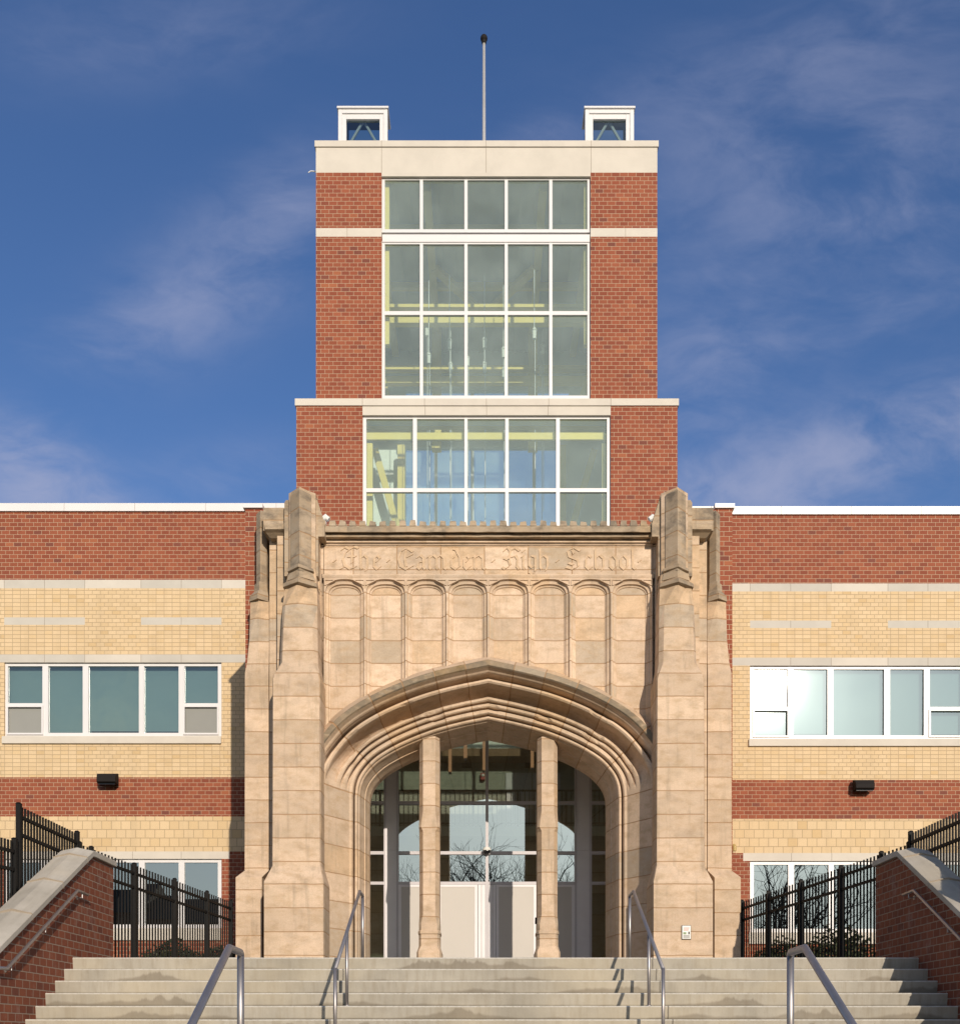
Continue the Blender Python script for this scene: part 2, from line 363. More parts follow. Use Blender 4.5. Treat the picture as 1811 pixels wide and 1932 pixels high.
STONE_P = stone_mat('stone_pier', 30.0, -15.0, soot=0.55)
STONE_PN = stone_mat('stone_panel', 0.807, 0.094, soot=0.28, seed=2.0, base=(0.66, 0.503, 0.368))
STONE_RIB = stone_mat('stone_rib', 0.807, 0.094+.4035, soot=0.15, seed=4.0, base=(0.66, 0.503, 0.368))
STONE_IN = stone_mat('stone_inscription', 0.86, 0.02, soot=0.30, joints=True, vjoint=True, seed=5.0, base=(0.66, 0.503, 0.368))
STONE_A = stone_mat('stone_arch', 1.0, 0.0, soot=0.18, uv=True, seed=6.0)
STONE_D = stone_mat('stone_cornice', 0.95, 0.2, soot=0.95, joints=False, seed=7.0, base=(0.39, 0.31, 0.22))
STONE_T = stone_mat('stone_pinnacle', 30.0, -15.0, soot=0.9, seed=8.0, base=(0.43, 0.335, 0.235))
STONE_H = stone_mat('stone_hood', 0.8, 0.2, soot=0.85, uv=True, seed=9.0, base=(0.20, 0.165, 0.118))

# ------------------------------------------------------------------ mesh helpers
class MB:
    def __init__(s): s.v = []; s.f = []; s.m = []; s.uv = {}
    def quad(s, pts, m=0, uv=None):
        i = len(s.v); s.v += [tuple(p) for p in pts]; s.f.append(tuple(range(i, i+len(pts)))); s.m.append(m)
        if uv: s.uv[len(s.f)-1] = uv
    def box(s, x0, x1, y0, y1, z0, z1, m=0):
        if x0 > x1: x0, x1 = x1, x0
        if y0 > y1: y0, y1 = y1, y0
        if z0 > z1: z0, z1 = z1, z0
        i = len(s.v)
        s.v += [(x0, y0, z0), (x1, y0, z0), (x1, y1, z0), (x0, y1, z0), (x0, y0, z1), (x1, y0, z1), (x1, y1, z1), (x0, y1, z1)]
        for q in ((0, 1, 5, 4), (1, 2, 6, 5), (2, 3, 7, 6), (3, 0, 4, 7), (4, 5, 6, 7), (3, 2, 1, 0)):
            s.f.append(tuple(i+k for k in q)); s.m.append(m)
    def bar(s, a, b, w, d, m=0, up=(0, 0, 1)):
        a = Vector(a); b = Vector(b); ax = (b-a).normalized(); upv = Vector(up)
        if abs(ax.dot(upv)) > .98: upv = Vector((0, 1, 0))
        sx = ax.cross(upv).normalized()*w/2; sy = sx.cross(ax).normalized()*d/2
        i = len(s.v)
        for p in (a, b):
            for k in ((-1, -1), (1, -1), (1, 1), (-1, 1)): s.v.append(tuple(p+sx*k[0]+sy*k[1]))
        for q in ((0, 1, 5, 4), (1, 2, 6, 5), (2, 3, 7, 6), (3, 0, 4, 7), (3, 2, 1, 0), (4, 5, 6, 7)):
            s.f.append(tuple(i+k for k in q)); s.m.append(m)
    def loft(s, rings, m=0, closed=True, caps=(True, True)):
        i0 = len(s.v); n = len(rings[0])
        for r in rings: s.v += [tuple(p) for p in r]
        for k in range(len(rings)-1):
            for j in range(n if closed else n-1):
                j2 = (j+1) % n
                s.f.append((i0+k*n+j, i0+k*n+j2, i0+(k+1)*n+j2, i0+(k+1)*n+j)); s.m.append(m)
        if caps[0]: s.f.append(tuple(i0+j for j in reversed(range(n)))); s.m.append(m)
        if caps[1]: s.f.append(tuple(i0+(len(rings)-1)*n+j for j in range(n))); s.m.append(m)
    def prism(s, poly, y0, y1, m=0):          # poly = [(x,z)] counter-clockwise seen from the front
        n = len(poly); i = len(s.v)
        s.v += [(x, y0, z) for x, z in poly] + [(x, y1, z) for x, z in poly]
        s.f.append(tuple(i+k for k in range(n))); s.m.append(m)
        s.f.append(tuple(i+n+k for k in reversed(range(n)))); s.m.append(m)
        for k in range(n):
            k2 = (k+1) % n
            s.f.append((i+k2, i+k, i+n+k, i+n+k2)); s.m.append(m)
    def tube(s, pts, r, n=12, m=0, cap=True):
        P = [Vector(p) for p in pts]; rings = []
        for k, p in enumerate(P):
            d1 = (P[k]-P[k-1]).normalized() if k > 0 else None
            d2 = (P[k+1]-P[k]).normalized() if k < len(P)-1 else None
            d = ((d1 or d2)+(d2 or d1)).normalized()
            ref = Vector((0, 0, 1)) if abs(d.z) < .9 else Vector((0, 1, 0))
            # transport from the first direction keeps the tube untwisted
            base = d1 or d2
            if k == 0:
                sx = base.cross(ref).normalized(); sy = sx.cross(base).normalized(); prev = (sx, sy)
            sx, sy = prev
            rr = r[k] if isinstance(r, (list, tuple)) else r
            ring = []
            for j in range(n):
                an = 2*math.pi*j/n; q = sx*math.cos(an)*rr+sy*math.sin(an)*rr
                if d1 and d2: q = q - base*(q.dot(d)/base.dot(d))
                ring.append(p+q)
            rings.append(ring)
            if d2 and d1:
                rot = d1.rotation_difference(d2); prev = (rot @ sx, rot @ sy)
        s.loft(rings, m, True, (cap, cap))
    def disc(s, c, r, h, ax=(0, 0, 1), n=20, m=0):
        c = Vector(c); ax = Vector(ax); s.tube([c, c+ax*h], r, n, m)
    def dome(s, c, r, n=16, k=8, m=0, lo=-math.pi/2, hi=math.pi/2, sq=1.0):
        rings = []
        for i in range(k+1):
            ph = lo+(hi-lo)*i/k
            rings.append([(c[0]+r*math.cos(ph)*math.cos(2*math.pi*j/n), c[1]+r*math.cos(ph)*math.sin(2*math.pi*j/n), c[2]+r*sq*math.sin(ph)) for j in range(n)])
        s.loft(rings, m)
    def build(s, name, mats, parent=None, origin=None, smooth=False, bevel=0.0):
        if not isinstance(mats, (list, tuple)): mats = [mats]
        if parent is not None and origin is None: origin = parent.get('_o', (0, 0, 0))
        ox, oy, oz = origin or (0, 0, 0)
        me = bpy.data.meshes.new(name)
        me.from_pydata([(x-ox, y-oy, z-oz) for x, y, z in s.v], [], s.f)
        for m_ in mats: me.materials.append(m_)
        for p, k in zip(me.polygons, s.m): p.material_index = k; p.use_smooth = smooth
        if s.uv:
            ul = me.uv_layers.new(name='UVMap')
            for fi, uv in s.uv.items():
                for li, c in zip(me.polygons[fi].loop_indices, uv): ul.data[li].uv = c
        me.update()
        o = bpy.data.objects.new(name, me); COL.objects.link(o)
        if parent is not None: o.parent = parent
        else: o.location = (ox, oy, oz)
        o['_o'] = (ox, oy, oz)
        if bevel:
            b = o.modifiers.new('edge', 'BEVEL'); b.width = bevel; b.segments = 2; b.limit_method = 'ANGLE'; b.angle_limit = math.radians(40)
        return o
def thing(name, label, cat, loc=(0, 0, 0), group=None):
    o = bpy.data.objects.new(name, None); COL.objects.link(o); o.location = loc
    o['label'] = label; o['category'] = cat; o['_o'] = tuple(loc)
    if group: o['group'] = group
    return o
def tag(o, label, cat, group=None):
    o['label'] = label; o['category'] = cat
    if group: o['group'] = group
    return o
def struct(o, kind='structure'): o['kind'] = kind; return o
def copy_thing(root, loc, label=None):
    r = root.copy(); COL.objects.link(r); r.location = loc
    if label: r['label'] = label
    for ch in root.children:
        c = ch.copy(); COL.objects.link(c); c.parent = r
        for g in ch.children:
            d = g.copy(); COL.objects.link(d); d.parent = c
    return r
def WX(px, y): return (px-PX0)*y/F
def WZ(py, y): return EYE+(PY0-py)*y/F
def sstep(v, a, b):
    t_ = max(0., min(1., (v-a)/(b-a))); return t_*t_*(3-2*t_)

def cellwall(mb, pxs, pys, y, fn, reveal=0.12, step=None):
    """flat wall of rectangular fields; fn(px,py) -> material index or None for an opening. pixel lines given at depth y"""
    pxs = sorted(set(pxs)); pys = sorted(set(pys))
    nx, ny = len(pxs)-1, len(pys)-1
    g = [[fn((pxs[i]+pxs[i+1])/2, (pys[j]+pys[j+1])/2) for j in range(ny)] for i in range(nx)]
    X = [WX(p, y) for p in pxs]; Z = [WZ(p, y) for p in pys]
    for i in range(nx):
        for j in range(ny):
            k = g[i][j]; x0, x1, z1, z0 = X[i], X[i+1], Z[j], Z[j+1]
            if k is not None:
                mb.quad([(x0, y, z0), (x1, y, z0), (x1, y, z1), (x0, y, z1)], k)
            else:
                r = y+reveal
                if i > 0 and g[i-1][j] is not None: mb.quad([(x0, y, z0), (x0, y, z1), (x0, r, z1), (x0, r, z0)], g[i-1][j])
                if i < nx-1 and g[i+1][j] is not None: mb.quad([(x1, y, z1), (x1, y, z0), (x1, r, z0), (x1, r, z1)], g[i+1][j])
                if j > 0 and g[i][j-1] is not None: mb.quad([(x0, y, z1), (x1, y, z1), (x1, r, z1), (x0, r, z1)], g[i][j-1])
                if j < ny-1 and g[i][j+1] is not None: mb.quad([(x1, y, z0), (x0, y, z0), (x0, r, z0), (x1, r, z0)], g[i][j+1])

# ================================================================== THE SETTING
def terrain():
    mb = MB()
    xs = [-600, -120, -40, -16, -6.05, -5.9, 6.2, 6.35, 16, 40, 120, 600]
    ys = [-600, -120, -40, 0, 5, 9.5, 16.2, 16.6, 28, 60, 600]
    def h(x, y):
        if -5.95 < x < 6.25 and y < 16.5: return -2.76
        if y <= 9.5: return -2.76
        if y >= 16.2: return -0.03
        return -2.76+(y-9.5)/6.7*2.73
    for i in range(len(xs)-1):
        for j in range(len(ys)-1):
            q = [(xs[i], ys[j]), (xs[i+1], ys[j]), (xs[i+1], ys[j+1]), (xs[i], ys[j+1])]
            mb.quad([(x, y, h(x, y)) for x, y in q], 0)
    return struct(mb.build('ground', M['lawn']))
terrain()
mb = MB(); mb.box(-7.5, 8, -24, 5.2, -2.9, -2.752); struct(mb.build('forecourt', M['paving']))
mb = MB(); mb.quad([(-300, -33, -2.75), (300, -33, -2.75), (300, -24.2, -2.75), (-300, -24.2, -2.75)]); struct(mb.build('road', M['asphalt']))
SL, SR = -5.53, 5.86                # faces of the two stair walls
Z0, TR, RI = 14.70, 0.305, 0.172    # front edge of landing, tread, riser
mb = MB()
mb.box(SL-.02, SR+.02, Z0+.302, 25.62, -0.25, -0.0)
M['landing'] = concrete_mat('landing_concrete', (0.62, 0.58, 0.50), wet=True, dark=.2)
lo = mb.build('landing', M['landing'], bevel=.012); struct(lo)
# ------------------------------------------------------------------ staircase
st = thing('staircase', 'broad flight of worn concrete steps with wet stains, rising to the arched entrance', 'steps', (0.16, 12.3, -1.376))
rng = random.Random(3)
for i in range(0, 9):
    y1 = Z0-i*TR; mb = MB()
    last = (i == 8)
    y0 = 7.4 if last else y1
    mb2_y = Z0-(i-1)*TR
    # front edge slightly worn
    n = 60; pts_t = []
    for k in range(n+1):
        x = SL+(SR-SL)*k/n
        pts_t.append((x, y0+.006*mnoise.noise((x*1.7, i*3.1, 0)), -i*RI+.004*mnoise.noise((x*2.3, i*7.7, 4))))
    for k in range(n):
        a_, b_ = pts_t[k], pts_t[k+1]
        r_ = .012
        lo_ = -i*RI-RI
        mb.quad([(a_[0], a_[1]+.018, lo_), (b_[0], b_[1]+.018, lo_), (b_[0], b_[1], b_[2]-r_), (a_[0], a_[1], a_[2]-r_)])
        mb.quad([(a_[0], a_[1], a_[2]-r_), (b_[0], b_[1], b_[2]-r_), (b_[0], b_[1]+r_, b_[2]), (a_[0], a_[1]+r_, a_[2])])
        mb.quad([(a_[0], a_[1]+r_, a_[2]), (b_[0], b_[1]+r_, b_[2]), (b_[0], mb2_y+.03, b_[2]), (a_[0], mb2_y+.03, a_[2])])
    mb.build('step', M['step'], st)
for i in range(1, 8):
    mb = MB(); y1 = 7.4-i*TR
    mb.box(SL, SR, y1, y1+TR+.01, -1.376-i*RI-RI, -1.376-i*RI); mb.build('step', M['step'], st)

# ================================================================== SCHOOL BUILDING
school = thing('school_building', 'red and yellow brick school with tall square glazed tower and carved stone gothic entrance', 'building', (0.1, 27.0, 0))

# ------------------------------------------------------------------ window builder
def window(name, parent, y, x0, x1, y0, y1, vert, horiz, fw, mats, depth=0.09, shade=True, tilt=(0, 0), rowopts=None, label=None):
    """x0..y1 outer frame in photo pixels at depth y; vert: list of (left,right) of mullions; horiz: list of (top,bot,xa,xb)"""
    mb = MB()
    def bx(a, b, c, d, m=0, ya=0.0, yb=depth): mb.box(WX(a, y), WX(b, y), y+ya, y+yb, WZ(d, y), WZ(c, y), m)
    bx(x0, x0+fw, y0, y1); bx(x1-fw, x1, y0, y1)
    xs = [x0+fw]+[v for ab in vert for v in ab]+[x1-fw]
    for i in range(0, len(xs), 2): bx(xs[i], xs[i+1], y0, y0+fw, 0, .002, depth-.002); bx(xs[i], xs[i+1], y1-fw, y1, 0, .002, depth-.002)
    for a_, b_ in vert: bx(a_, b_, y0, y1)
    for (t_, b_, xa, xb) in horiz: bx(xa, xb, t_, b_, 0, .003, depth-.003)
    g = y+depth*.55
    # one pane per light, each set a hair out of true as real panes are
    rp = random.Random(int(x0*7+y0))
    edges = [x0+fw]+[v for ab in vert for v in ab]+[x1-fw]
    for i in range(0, len(edges), 2):
        e0, e1 = edges[i]-1, edges[i+1]+1
        cuts = sorted([(t_, b_) for (t_, b_, xa, xb) in horiz if xa-2 <= e0+2 and xb+2 >= e1-2])
        ys = [y0+fw-1]+[v for tb in cuts for v in (tb[0]+1, tb[1]-1)]+[y1-fw+1]
        for j in range(0, len(ys), 2):
            ax, ay = rp.uniform(-.0022, .0022)+tilt[0], rp.uniform(-.0022, .0022)+tilt[1]
            xm, zm_ = (WX(e0, y)+WX(e1, y))/2, (WZ(ys[j], y)+WZ(ys[j+1], y))/2
            mb.quad([(WX(px, y), g+(WX(px, y)-xm)*ax+(WZ(py, y)-zm_)*ay, WZ(py, y)) for px, py in ((e0, ys[j+1]), (e1, ys[j+1]), (e1, ys[j]), (e0, ys[j]))], 1)
    if shade:
        s_ = y+depth+.10
        for i in range(0, len(edges), 2):
            if rp.random() < .55 and len(mats) > 3:
                zb_ = WZ(y1-fw, y); mb.box(WX(edges[i]+1, y), WX(edges[i+1]-1, y), s_-.012, s_-.004, zb_, zb_+rp.uniform(.05, .16), 4)
        mb.quad([(WX(x0+1, y)-.05, s_, WZ(y1-1, y)-.05), (WX(x1-1, y)+.05, s_, WZ(y1-1, y)-.05), (WX(x1-1, y)+.05, s_, WZ(y0+1, y)+.05), (WX(x0+1, y)-.05, s_, WZ(y0+1, y)+.05)], 2)
    for (a_, b_, c_, d_, m_) in (rowopts or []):
        # opening sash: its own slim frame, with an insect screen in front of the pane
        bx(a_, a_+3, c_, d_, 0, -.035, -.002); bx(b_-3, b_, c_, d_, 0, -.035, -.002)
        bx(a_+3, b_-3, c_, c_+3, 0, -.034, -.002); bx(a_+3, b_-3, d_-3, d_, 0, -.034, -.002)
        if m_ is not None:
            q = y+depth*.42
            mb.quad([(WX(a_+3, y), q, WZ(d_-3, y)), (WX(b_-3, y), q, WZ(d_-3, y)), (WX(b_-3, y), q, WZ(c_+3, y)), (WX(a_+3, y), q, WZ(c_+3, y))], m_)
    o = mb.build(name, mats, parent)
    if label: o['label'] = label
    return o

# ------------------------------------------------------------------ wings
YW = 27.8
def wing(side):
    s = -1 if side == 'l' else 1
    if s < 0:
        q = dict(cop=951, br=965, b0=1094, b1=1110, s0=1165, s1=1179, l0=1235, l1=1250, w1=1390, si=1404, r0=1467, r1=1541, k1=1607, g0=1621, g1=1752, gs=1775)
        xa, xb = -220, 575; wx0, wx1 = 8, 418; c0, c1 = 160, 266; e0, e1 = 418, 433
        vert = [(80, 91), (156, 167), (262, 272), (337, 348)]
        lmul = [(78, 90), (158, 170), (262, 273), (337, 348)]
    else:
        q = dict(cop=957, br=971, b0=1101, b1=1116, s0=1171, s1=1185, l0=1241, l1=1256, w1=1395, si=1409, r0=1472, r1=1546, k1=1610, g0=1625, g1=1760, gs=1782)
        xa, xb = 1262, 2050; wx0, wx1 = 1415, 1826; c0, c1 = 1568, 1675; e0, e1 = 1415, 1402
        vert = [(1486, 1497), (1561, 1572), (1668, 1679), (1743, 1754)]
        lmul = [(1487, 1498), (1563, 1573), (1668, 1679), (1743, 1754)]
    RED_, YR, YS, YB, PL, PG = range(6)
    lx0, lx1 = (min(wx0, e1), max(wx1, e1)) if s > 0 else (wx0, e1)
    def fn(px, py):
        stack = wx0 < px < c0 or c1 < px < wx1
        run_mid = c0 < px < c1
        if py < q['b0']: return RED_
        if py < q['b1']: return PL if run_mid or not stack else PG
        if py < q['l0']:
            if q['s0'] < py < q['s1'] and stack: return PG
            return YS if stack else YR
        if py < q['l1']: return PL if run_mid else PG
        if py < q['w1']: return None if wx0 < px < wx1 else YR
        if py < q['r0']: return YS if stack and py > q['si'] else YR
        if py < q['r1']: return RED_
        if py < q['k1']: return YB
        if py < q['g0']: return PL if lx0-1 < px < lx1+1 else RED_
        if py < q['g1']: return None if wx0 < px < wx1 else RED_
        return RED_
    mb = MB()
    cellwall(mb, [xa, xb, wx0, wx1, c0, c1, e0, e1], [q['br']]+[q[k] for k in ('b0', 'b1', 's0', 's1', 'l0', 'l1', 'w1', 'si', 'r0', 'r1', 'k1', 'g0', 'g1', 'gs')]+[1990], YW, fn, 0.14)
    X0, X1 = WX(xa, YW), WX(xb, YW); zt = WZ(q['br'], YW)
    # body of the wing behind its front
    mb.quad([(X0, YW, -.3), (X0, YW, zt), (X0, YW+14, zt), (X0, YW+14, -.3)], RED_)
    mb.quad([(X1, YW, zt), (X1, YW, -.3), (X1, YW+14, -.3), (X1, YW+14, zt)], RED_)
    mb.quad([(X0, YW+14, -.3), (X0, YW+14, zt), (X1, YW+14, zt), (X1, YW+14, -.3)], RED_)
    mb.quad([(X0, YW, zt-.02), (X1, YW, zt-.02), (X1, YW+14, zt-.02), (X0, YW+14, zt-.02)], PG)
    # thin joints of the stone bands
    mid = [(wx0+c0)/2, (c1+wx1)/2]
    for yy0, yy1, xs_ in ((q['b0'], q['b1'], [wx0, c0, c1, wx1]+mid), (q['l0'], q['l1'], [c0, c1]+mid), (q['s0'], q['s1'], mid)):
        for xj in xs_:
            mb.box(WX(xj, YW)-.005, WX(xj, YW)+.005, YW-.002, YW+.01, WZ(yy1, YW)+.002, WZ(yy0, YW)-.002, 6)
    for xj in ([250, 342] if s < 0 else [1493, 1569]):
        mb.box(WX(xj, YW)-.005, WX(xj, YW)+.005, YW-.002, YW+.01, WZ(q['g0'], YW)+.002, WZ(q['k1'], YW)-.002, 6)
    w = mb.build('wing', [M['red'], M['yel'], M['yel_stack'], M['yel_block'], M['precast'], M['precast_g'], M['joint']], school)
    # metal coping
    mb = MB(); ex = 470 if s < 0 else 1380
    a_, b_ = (WX(xa, YW)-.05, WX(xb, YW)) if s < 0 else (WX(xa, YW), WX(xb, YW)+.05)
    zc0, zc1 = WZ(q['br'], YW)-.01, WZ(q['cop'], YW)
    mb.box(a_, b_, YW-.05, YW+.5, zc0, zc1)
    for k in range(0, 6):
        xj = a_+(b_-a_)*(k+.6)/6; mb.box(xj-.004, xj+.004, YW-.052, YW-.045, zc0-.001, zc1+.001, 1)
    mb.build('coping', [M['white'], M['joint']], w)
    # windows
    hz = [(1327, 1334) if s < 0 else (1334, 1341)][0]
    l = (wx0+7, vert[0][0]); r = (vert[3][1], wx1-7)
    window('window', w, YW+.06, wx0, wx1, q['l1'], q['w1'], vert, [(hz[0], hz[1], *l), (hz[0], hz[1], *r)], 7,
           [M['frame'], M['glass'] if s < 0 else M['glass_r'], M['shade'], M['screen'], M['darkroom']],
           tilt=(0, 0) if s < 0 else (.011, -.006), rowopts=[(l[0]-2, l[1]+2, hz[1]-2, q['w1']-3, 3 if s < 0 else None), (r[0]-2, r[1]+2, hz[1]-2, q['w1']-3, 3 if s < 0 else None)])
    window('window', w, YW+.06, wx0, wx1, q['g0'], q['g1'], lmul, [], 7, [M['frame'], M['glass_g'], M['darkroom']])
    # sills
    for (y0, y1, pr) in ((q['w1'], q['si'], .06), (q['g1'], q['gs'], .05)):
        mb = MB(); mb.box(WX(wx0-3, YW), WX(wx1, YW), YW-pr, YW+.05, WZ(y1, YW), WZ(y0, YW)-.003)
        mb.build('sill', M['precast'], w, bevel=.008)
    return w
WL = wing('l'); WR = wing('r')

# ------------------------------------------------------------------ vestibule block behind the portal
YB = 22.25
def vestibule():
    mb = MB()
    xl, xr = WX(463, YB), WX(1381.5, YB); zt = WZ(960, YB); zi = 8.3
    def wallbox(x0, x1, y0, y1, z0, z1, m=0): mb.box(x0, x1, y0, y1, z0, z1, m)
    wallbox(xl, xl+.30, YB, YW-.003, -.2, zt); wallbox(xr-.30, xr, YB, YW-.003, -.2, zt)
    wallbox(xl+.30, -3.62, YB+.003, YB+.30, -.2, zt-.01); wallbox(3.8, xr-.30, YB+.003, YB+.30, -.2, zt-.01)
    mb.box(xl+.30, xr-.30, YB, 26.6, 8.1, 8.3, 1)                    # roof deck
    mb.box(-3.6, 3.8, 23.02, 26.55, 6.45, 6.6, 1)                    # ceiling of porch
    mb.box(-3.64, -3.6, 23.02, 25.6, 0, 6.6, 1); mb.box(3.8, 3.84, 23.02, 25.6, 0, 6.6, 1)
    v = mb.build('vestibule', [M['red_box'], M['plaster']], school)
    for x0, x1 in ((xl-.04, xl+.36), (xr-.36, xr+.04)):
        mb = MB(); mb.box(x0, x1, YB-.05, YW, zt+.002, zt+.09); mb.build('coping', M['white'], v)
vestibule()

# ------------------------------------------------------------------ tower
YT1, YT2, YTB = 26.6, 27.1, 34.6
def tower():
    mb = MB(); R_, P_, PL_, C_ = 0, 1, 2, 3
    # lower stage front
    def f1(px, py):
        if 684 < px < 1152 and py > 783: return None
        if py < 783 and 684 < px < 1152: return P_
        return R_
    cellwall(mb, [559, 684, 1152, 1278], [766, 783, 1240], YT1, f1, .16)
    def f2(px, py):
        if py < 325: return P_
        if 720 < px < 1114 and py > 332: return None
        if 430 < py < 446: return P_
        if 720 < px < 1114: return P_
        return R_
    cellwall(mb, [596, 720, 1114, 1240], [278, 325, 332, 430, 446, 752], YT2, f2, .16)
    a0, a1 = WX(559, YT1), WX(1278, YT1); c0, c1 = WX(596, YT2), WX(1240, YT2)
    zl, zm, zt = 5.5, WZ(766, YT1), WZ(278, YT2)
    for (x, xi, y0, z0, z1) in ((a0, a0+.3, YT1, zl, zm), (c0, c0+.3, YT2, zm, zt)):
        mb.quad([(x, y0, z1), (x, y0, z0), (x, YTB, z0), (x, YTB, z1)], R_)
        mb.quad([(xi, y0+.2, z0), (xi, y0+.2, z1), (xi, YTB-.2, z1), (xi, YTB-.2, z0)], PL_)
    for (x, xi, y0, z0, z1) in ((a1, a1-.3, YT1, zl, zm), (c1, c1-.3, YT2, zm, zt)):
        mb.quad([(x, y0, z0), (x, y0, z1), (x, YTB, z1), (x, YTB, z0)], R_)
        mb.quad([(xi, y0+.2, z1), (xi, y0+.2, z0), (xi, YTB-.2, z0), (xi, YTB-.2, z1)], PL_)
    # inner skin of the front walls
    def skin(x0, x1, y, z0, z1): mb.quad([(x1, y, z0), (x0, y, z0), (x0, y, z1), (x1, y, z1)], PL_)
    skin(a0+.3, WX(684, YT1)-.02, YT1+.2, zl, zm); skin(WX(1152, YT1)+.02, a1-.3, YT1+.2, zl, zm)
    skin(c0+.3, WX(720, YT2)-.02, YT2+.2, zm, zt); skin(WX(1114, YT2)+.02, c1-.3, YT2+.2, zm, zt)
    # back wall with its own window openings
    xb0, xb1 = -2.45, 2.30
    def hh(v): return EYE+v
    rects = [(a0, a1, hh(9.0), hh(12.0)), (a0, xb0, hh(12), hh(18.64)), (xb1, a1, hh(12), hh(18.64)), (a0, a1, hh(18.64), hh(19.3)),
             (c0, xb0, hh(19.3), hh(20.45)), (xb1+.4, c1, hh(19.3), hh(20.45)), (c0, c1, hh(20.45), zt)]
    for x0, x1, z0, z1 in rects: mb.box(x0, x1, YTB-.2, YTB, z0, z1, PL_)
    for xm in (-1.5, -.35, .75, 1.6): mb.box(xm-.05, xm+.05, YTB-.15, YTB-.05, hh(12), hh(18.64), 4); mb.box(xm-.05, xm+.05, YTB-.15, YTB-.05, hh(19.3), hh(20.45), 4)
    # shelf between the two stages, roof
    mb.box(a0+.31, a1-.31, YT1+.17, YT2+.15, zm-.12, zm-.004, PL_)
    mb.box(c0+.31, c1-.31, YT2+.21, YTB-.21, zt-.45, zt-.30, 3)
    for k in range(22):
        xx = c0+.4+k*(c1-c0-.8)/21; mb.box(xx-.05, xx+.05, YT2+.22, YTB-.22, zt-.52, zt-.452, 3)
    for px in (802, 918, 1034): mb.box(WX(px, YT1)-.005, WX(px, YT1)+.005, YT1-.003, YT1+.01, WZ(783, YT1), WZ(766, YT1), 5)
    for px in (720, 917, 1115): mb.box(WX(px, YT2)-.005, WX(px, YT2)+.005, YT2-.003, YT2+.01, WZ(325, YT2), WZ(278, YT2), 5)
    for px in (655, 1180): mb.box(WX(px, YT2)-.004, WX(px, YT2)+.004, YT2-.003, YT2+.01, WZ(446, YT2), WZ(430, YT2), 5)
    t_ = mb.build('tower', [M['red'], M['precast'], M['plaster'], M['deck'], M['frame'], M['joint']], school)
    # stone coping of top and of lower stage
    mb = MB(); zc = WZ(266, YT2)
    mb.box(c0-.03, c1+.03, YT2-.03, YTB+.03, zt+.006, zc)
    for px in (720, 917, 1115): mb.box(WX(px, YT2)-.006, WX(px, YT2)+.006, YT2-.033, YT2-.02, zt+.004, zc+.002, 1)
    mb.build('coping', [M['precast'], M['joint']], t_, bevel=.01)
    mb = MB()
    mb.box(a0-.03, a1+.03, YT1-.03, YT2-.004, WZ(766, YT1)+.002, WZ(753, YT1))
    mb.box(a0-.03, c0-.01, YT2, YTB, WZ(766, YT1)+.002, WZ(753, YT1)-.01); mb.box(c1+.01, a1+.03, YT2, YTB, WZ(766, YT1)+.002, WZ(753, YT1)-.01)
    for px in (684, 801, 917.5, 1035, 1152): mb.box(WX(px, YT1)-.005, WX(px, YT1)+.005, YT1-.033, YT1-.02, WZ(766, YT1)+.001, WZ(753, YT1)+.002, 1)
    for px in (): mb.box(WX(px, YT1)-.005, WX(px, YT1)+.005, YT1-.003, YT1+.01, WZ(783, YT1), WZ(766, YT1), 1)
    mb.build('ledge', [M['precast'], M['joint']], t_)
    gl = [M['frame'], M['glass_t']]
    window('window', t_, YT2+.07, 720, 1114, 333, 438, [(792, 798), (876, 882), (952, 958), (1036, 1042)], [], 6, gl, shade=False)
    mb = MB(); mb.box(WX(721, YT2), WX(1113, YT2), YT2+.05, YT2+.2, WZ(453, YT2), WZ(439, YT2)); mb.build('spandrel_panel', M['white'], t_)
    window('window', t_, YT2+.07, 720, 1114, 454, 752, [(792, 798), (876, 882), (952, 958), (1036, 1042)], [(586.5, 593.5, 726, 1108)], 6, gl, shade=False)
    window('window', t_, YT1+.07, 684, 1152, 783, 1190, [(779, 786.5), (876, 882), (953, 959.5), (1049, 1056)], [(921, 928, 691, 1146), (1060, 1067, 691, 1146)], 7, gl, shade=False)
    # back glazing
    mb = MB()
    mb.quad([(xb0, YTB-.1, hh(12)), (xb1, YTB-.1, hh(12)), (xb1, YTB-.1, hh(20.45)), (xb0, YTB-.1, hh(20.45))]); mb.build('back_pane', M['glass_t'], t_)
    # yellow steel frame inside
    def beam(name, a_, b_, w_, d_):
        m2 = MB(); m2.bar(a_, b_, w_, d_); m2.build(name, M['yellow'], t_)
    zt2 = hh(20.6)
    for x in (-3.72, 3.86):
        for yy in (27.75, 33.9): beam('steel_column', (x, yy, hh(9)), (x, yy, hh(21.6)), .2, .2)
    for x, yy, z0_, z1_ in ((WX(729.5, 27.4), 27.42, 17.4, 21.6), (WX(1107, 27.4), 27.42, 17.4, 21.6), (WX(698, 27.0), 27.02, 9.2, 14.7), (WX(1141, 27.0), 27.02, 9.2, 14.7)):
        beam('steel_column', (x, yy, hh(z0_)), (x, yy, hh(z1_)), .14, .16)
    for x in (-2.55, 2.45): beam('steel_column', (x, 33.9, hh(9)), (x, 33.9, hh(18.4)), .22, .2)
    for x in (-1.42, 1.50): beam('steel_column', (x, 33.2, hh(17.9)), (x, 33.2, hh(21.55)), .28, .28)
    for x in (-1.42, -2.75, 1.50, 2.80): beam('roof_beam', (x, 27.5, hh(21.46)), (x, 34.2, hh(21.46)), .2, .2)
    for yy in (29.0, 31.2): beam('roof_beam', (-3.9, yy, hh(21.5)), (4.0, yy, hh(21.5)), .16, .16)
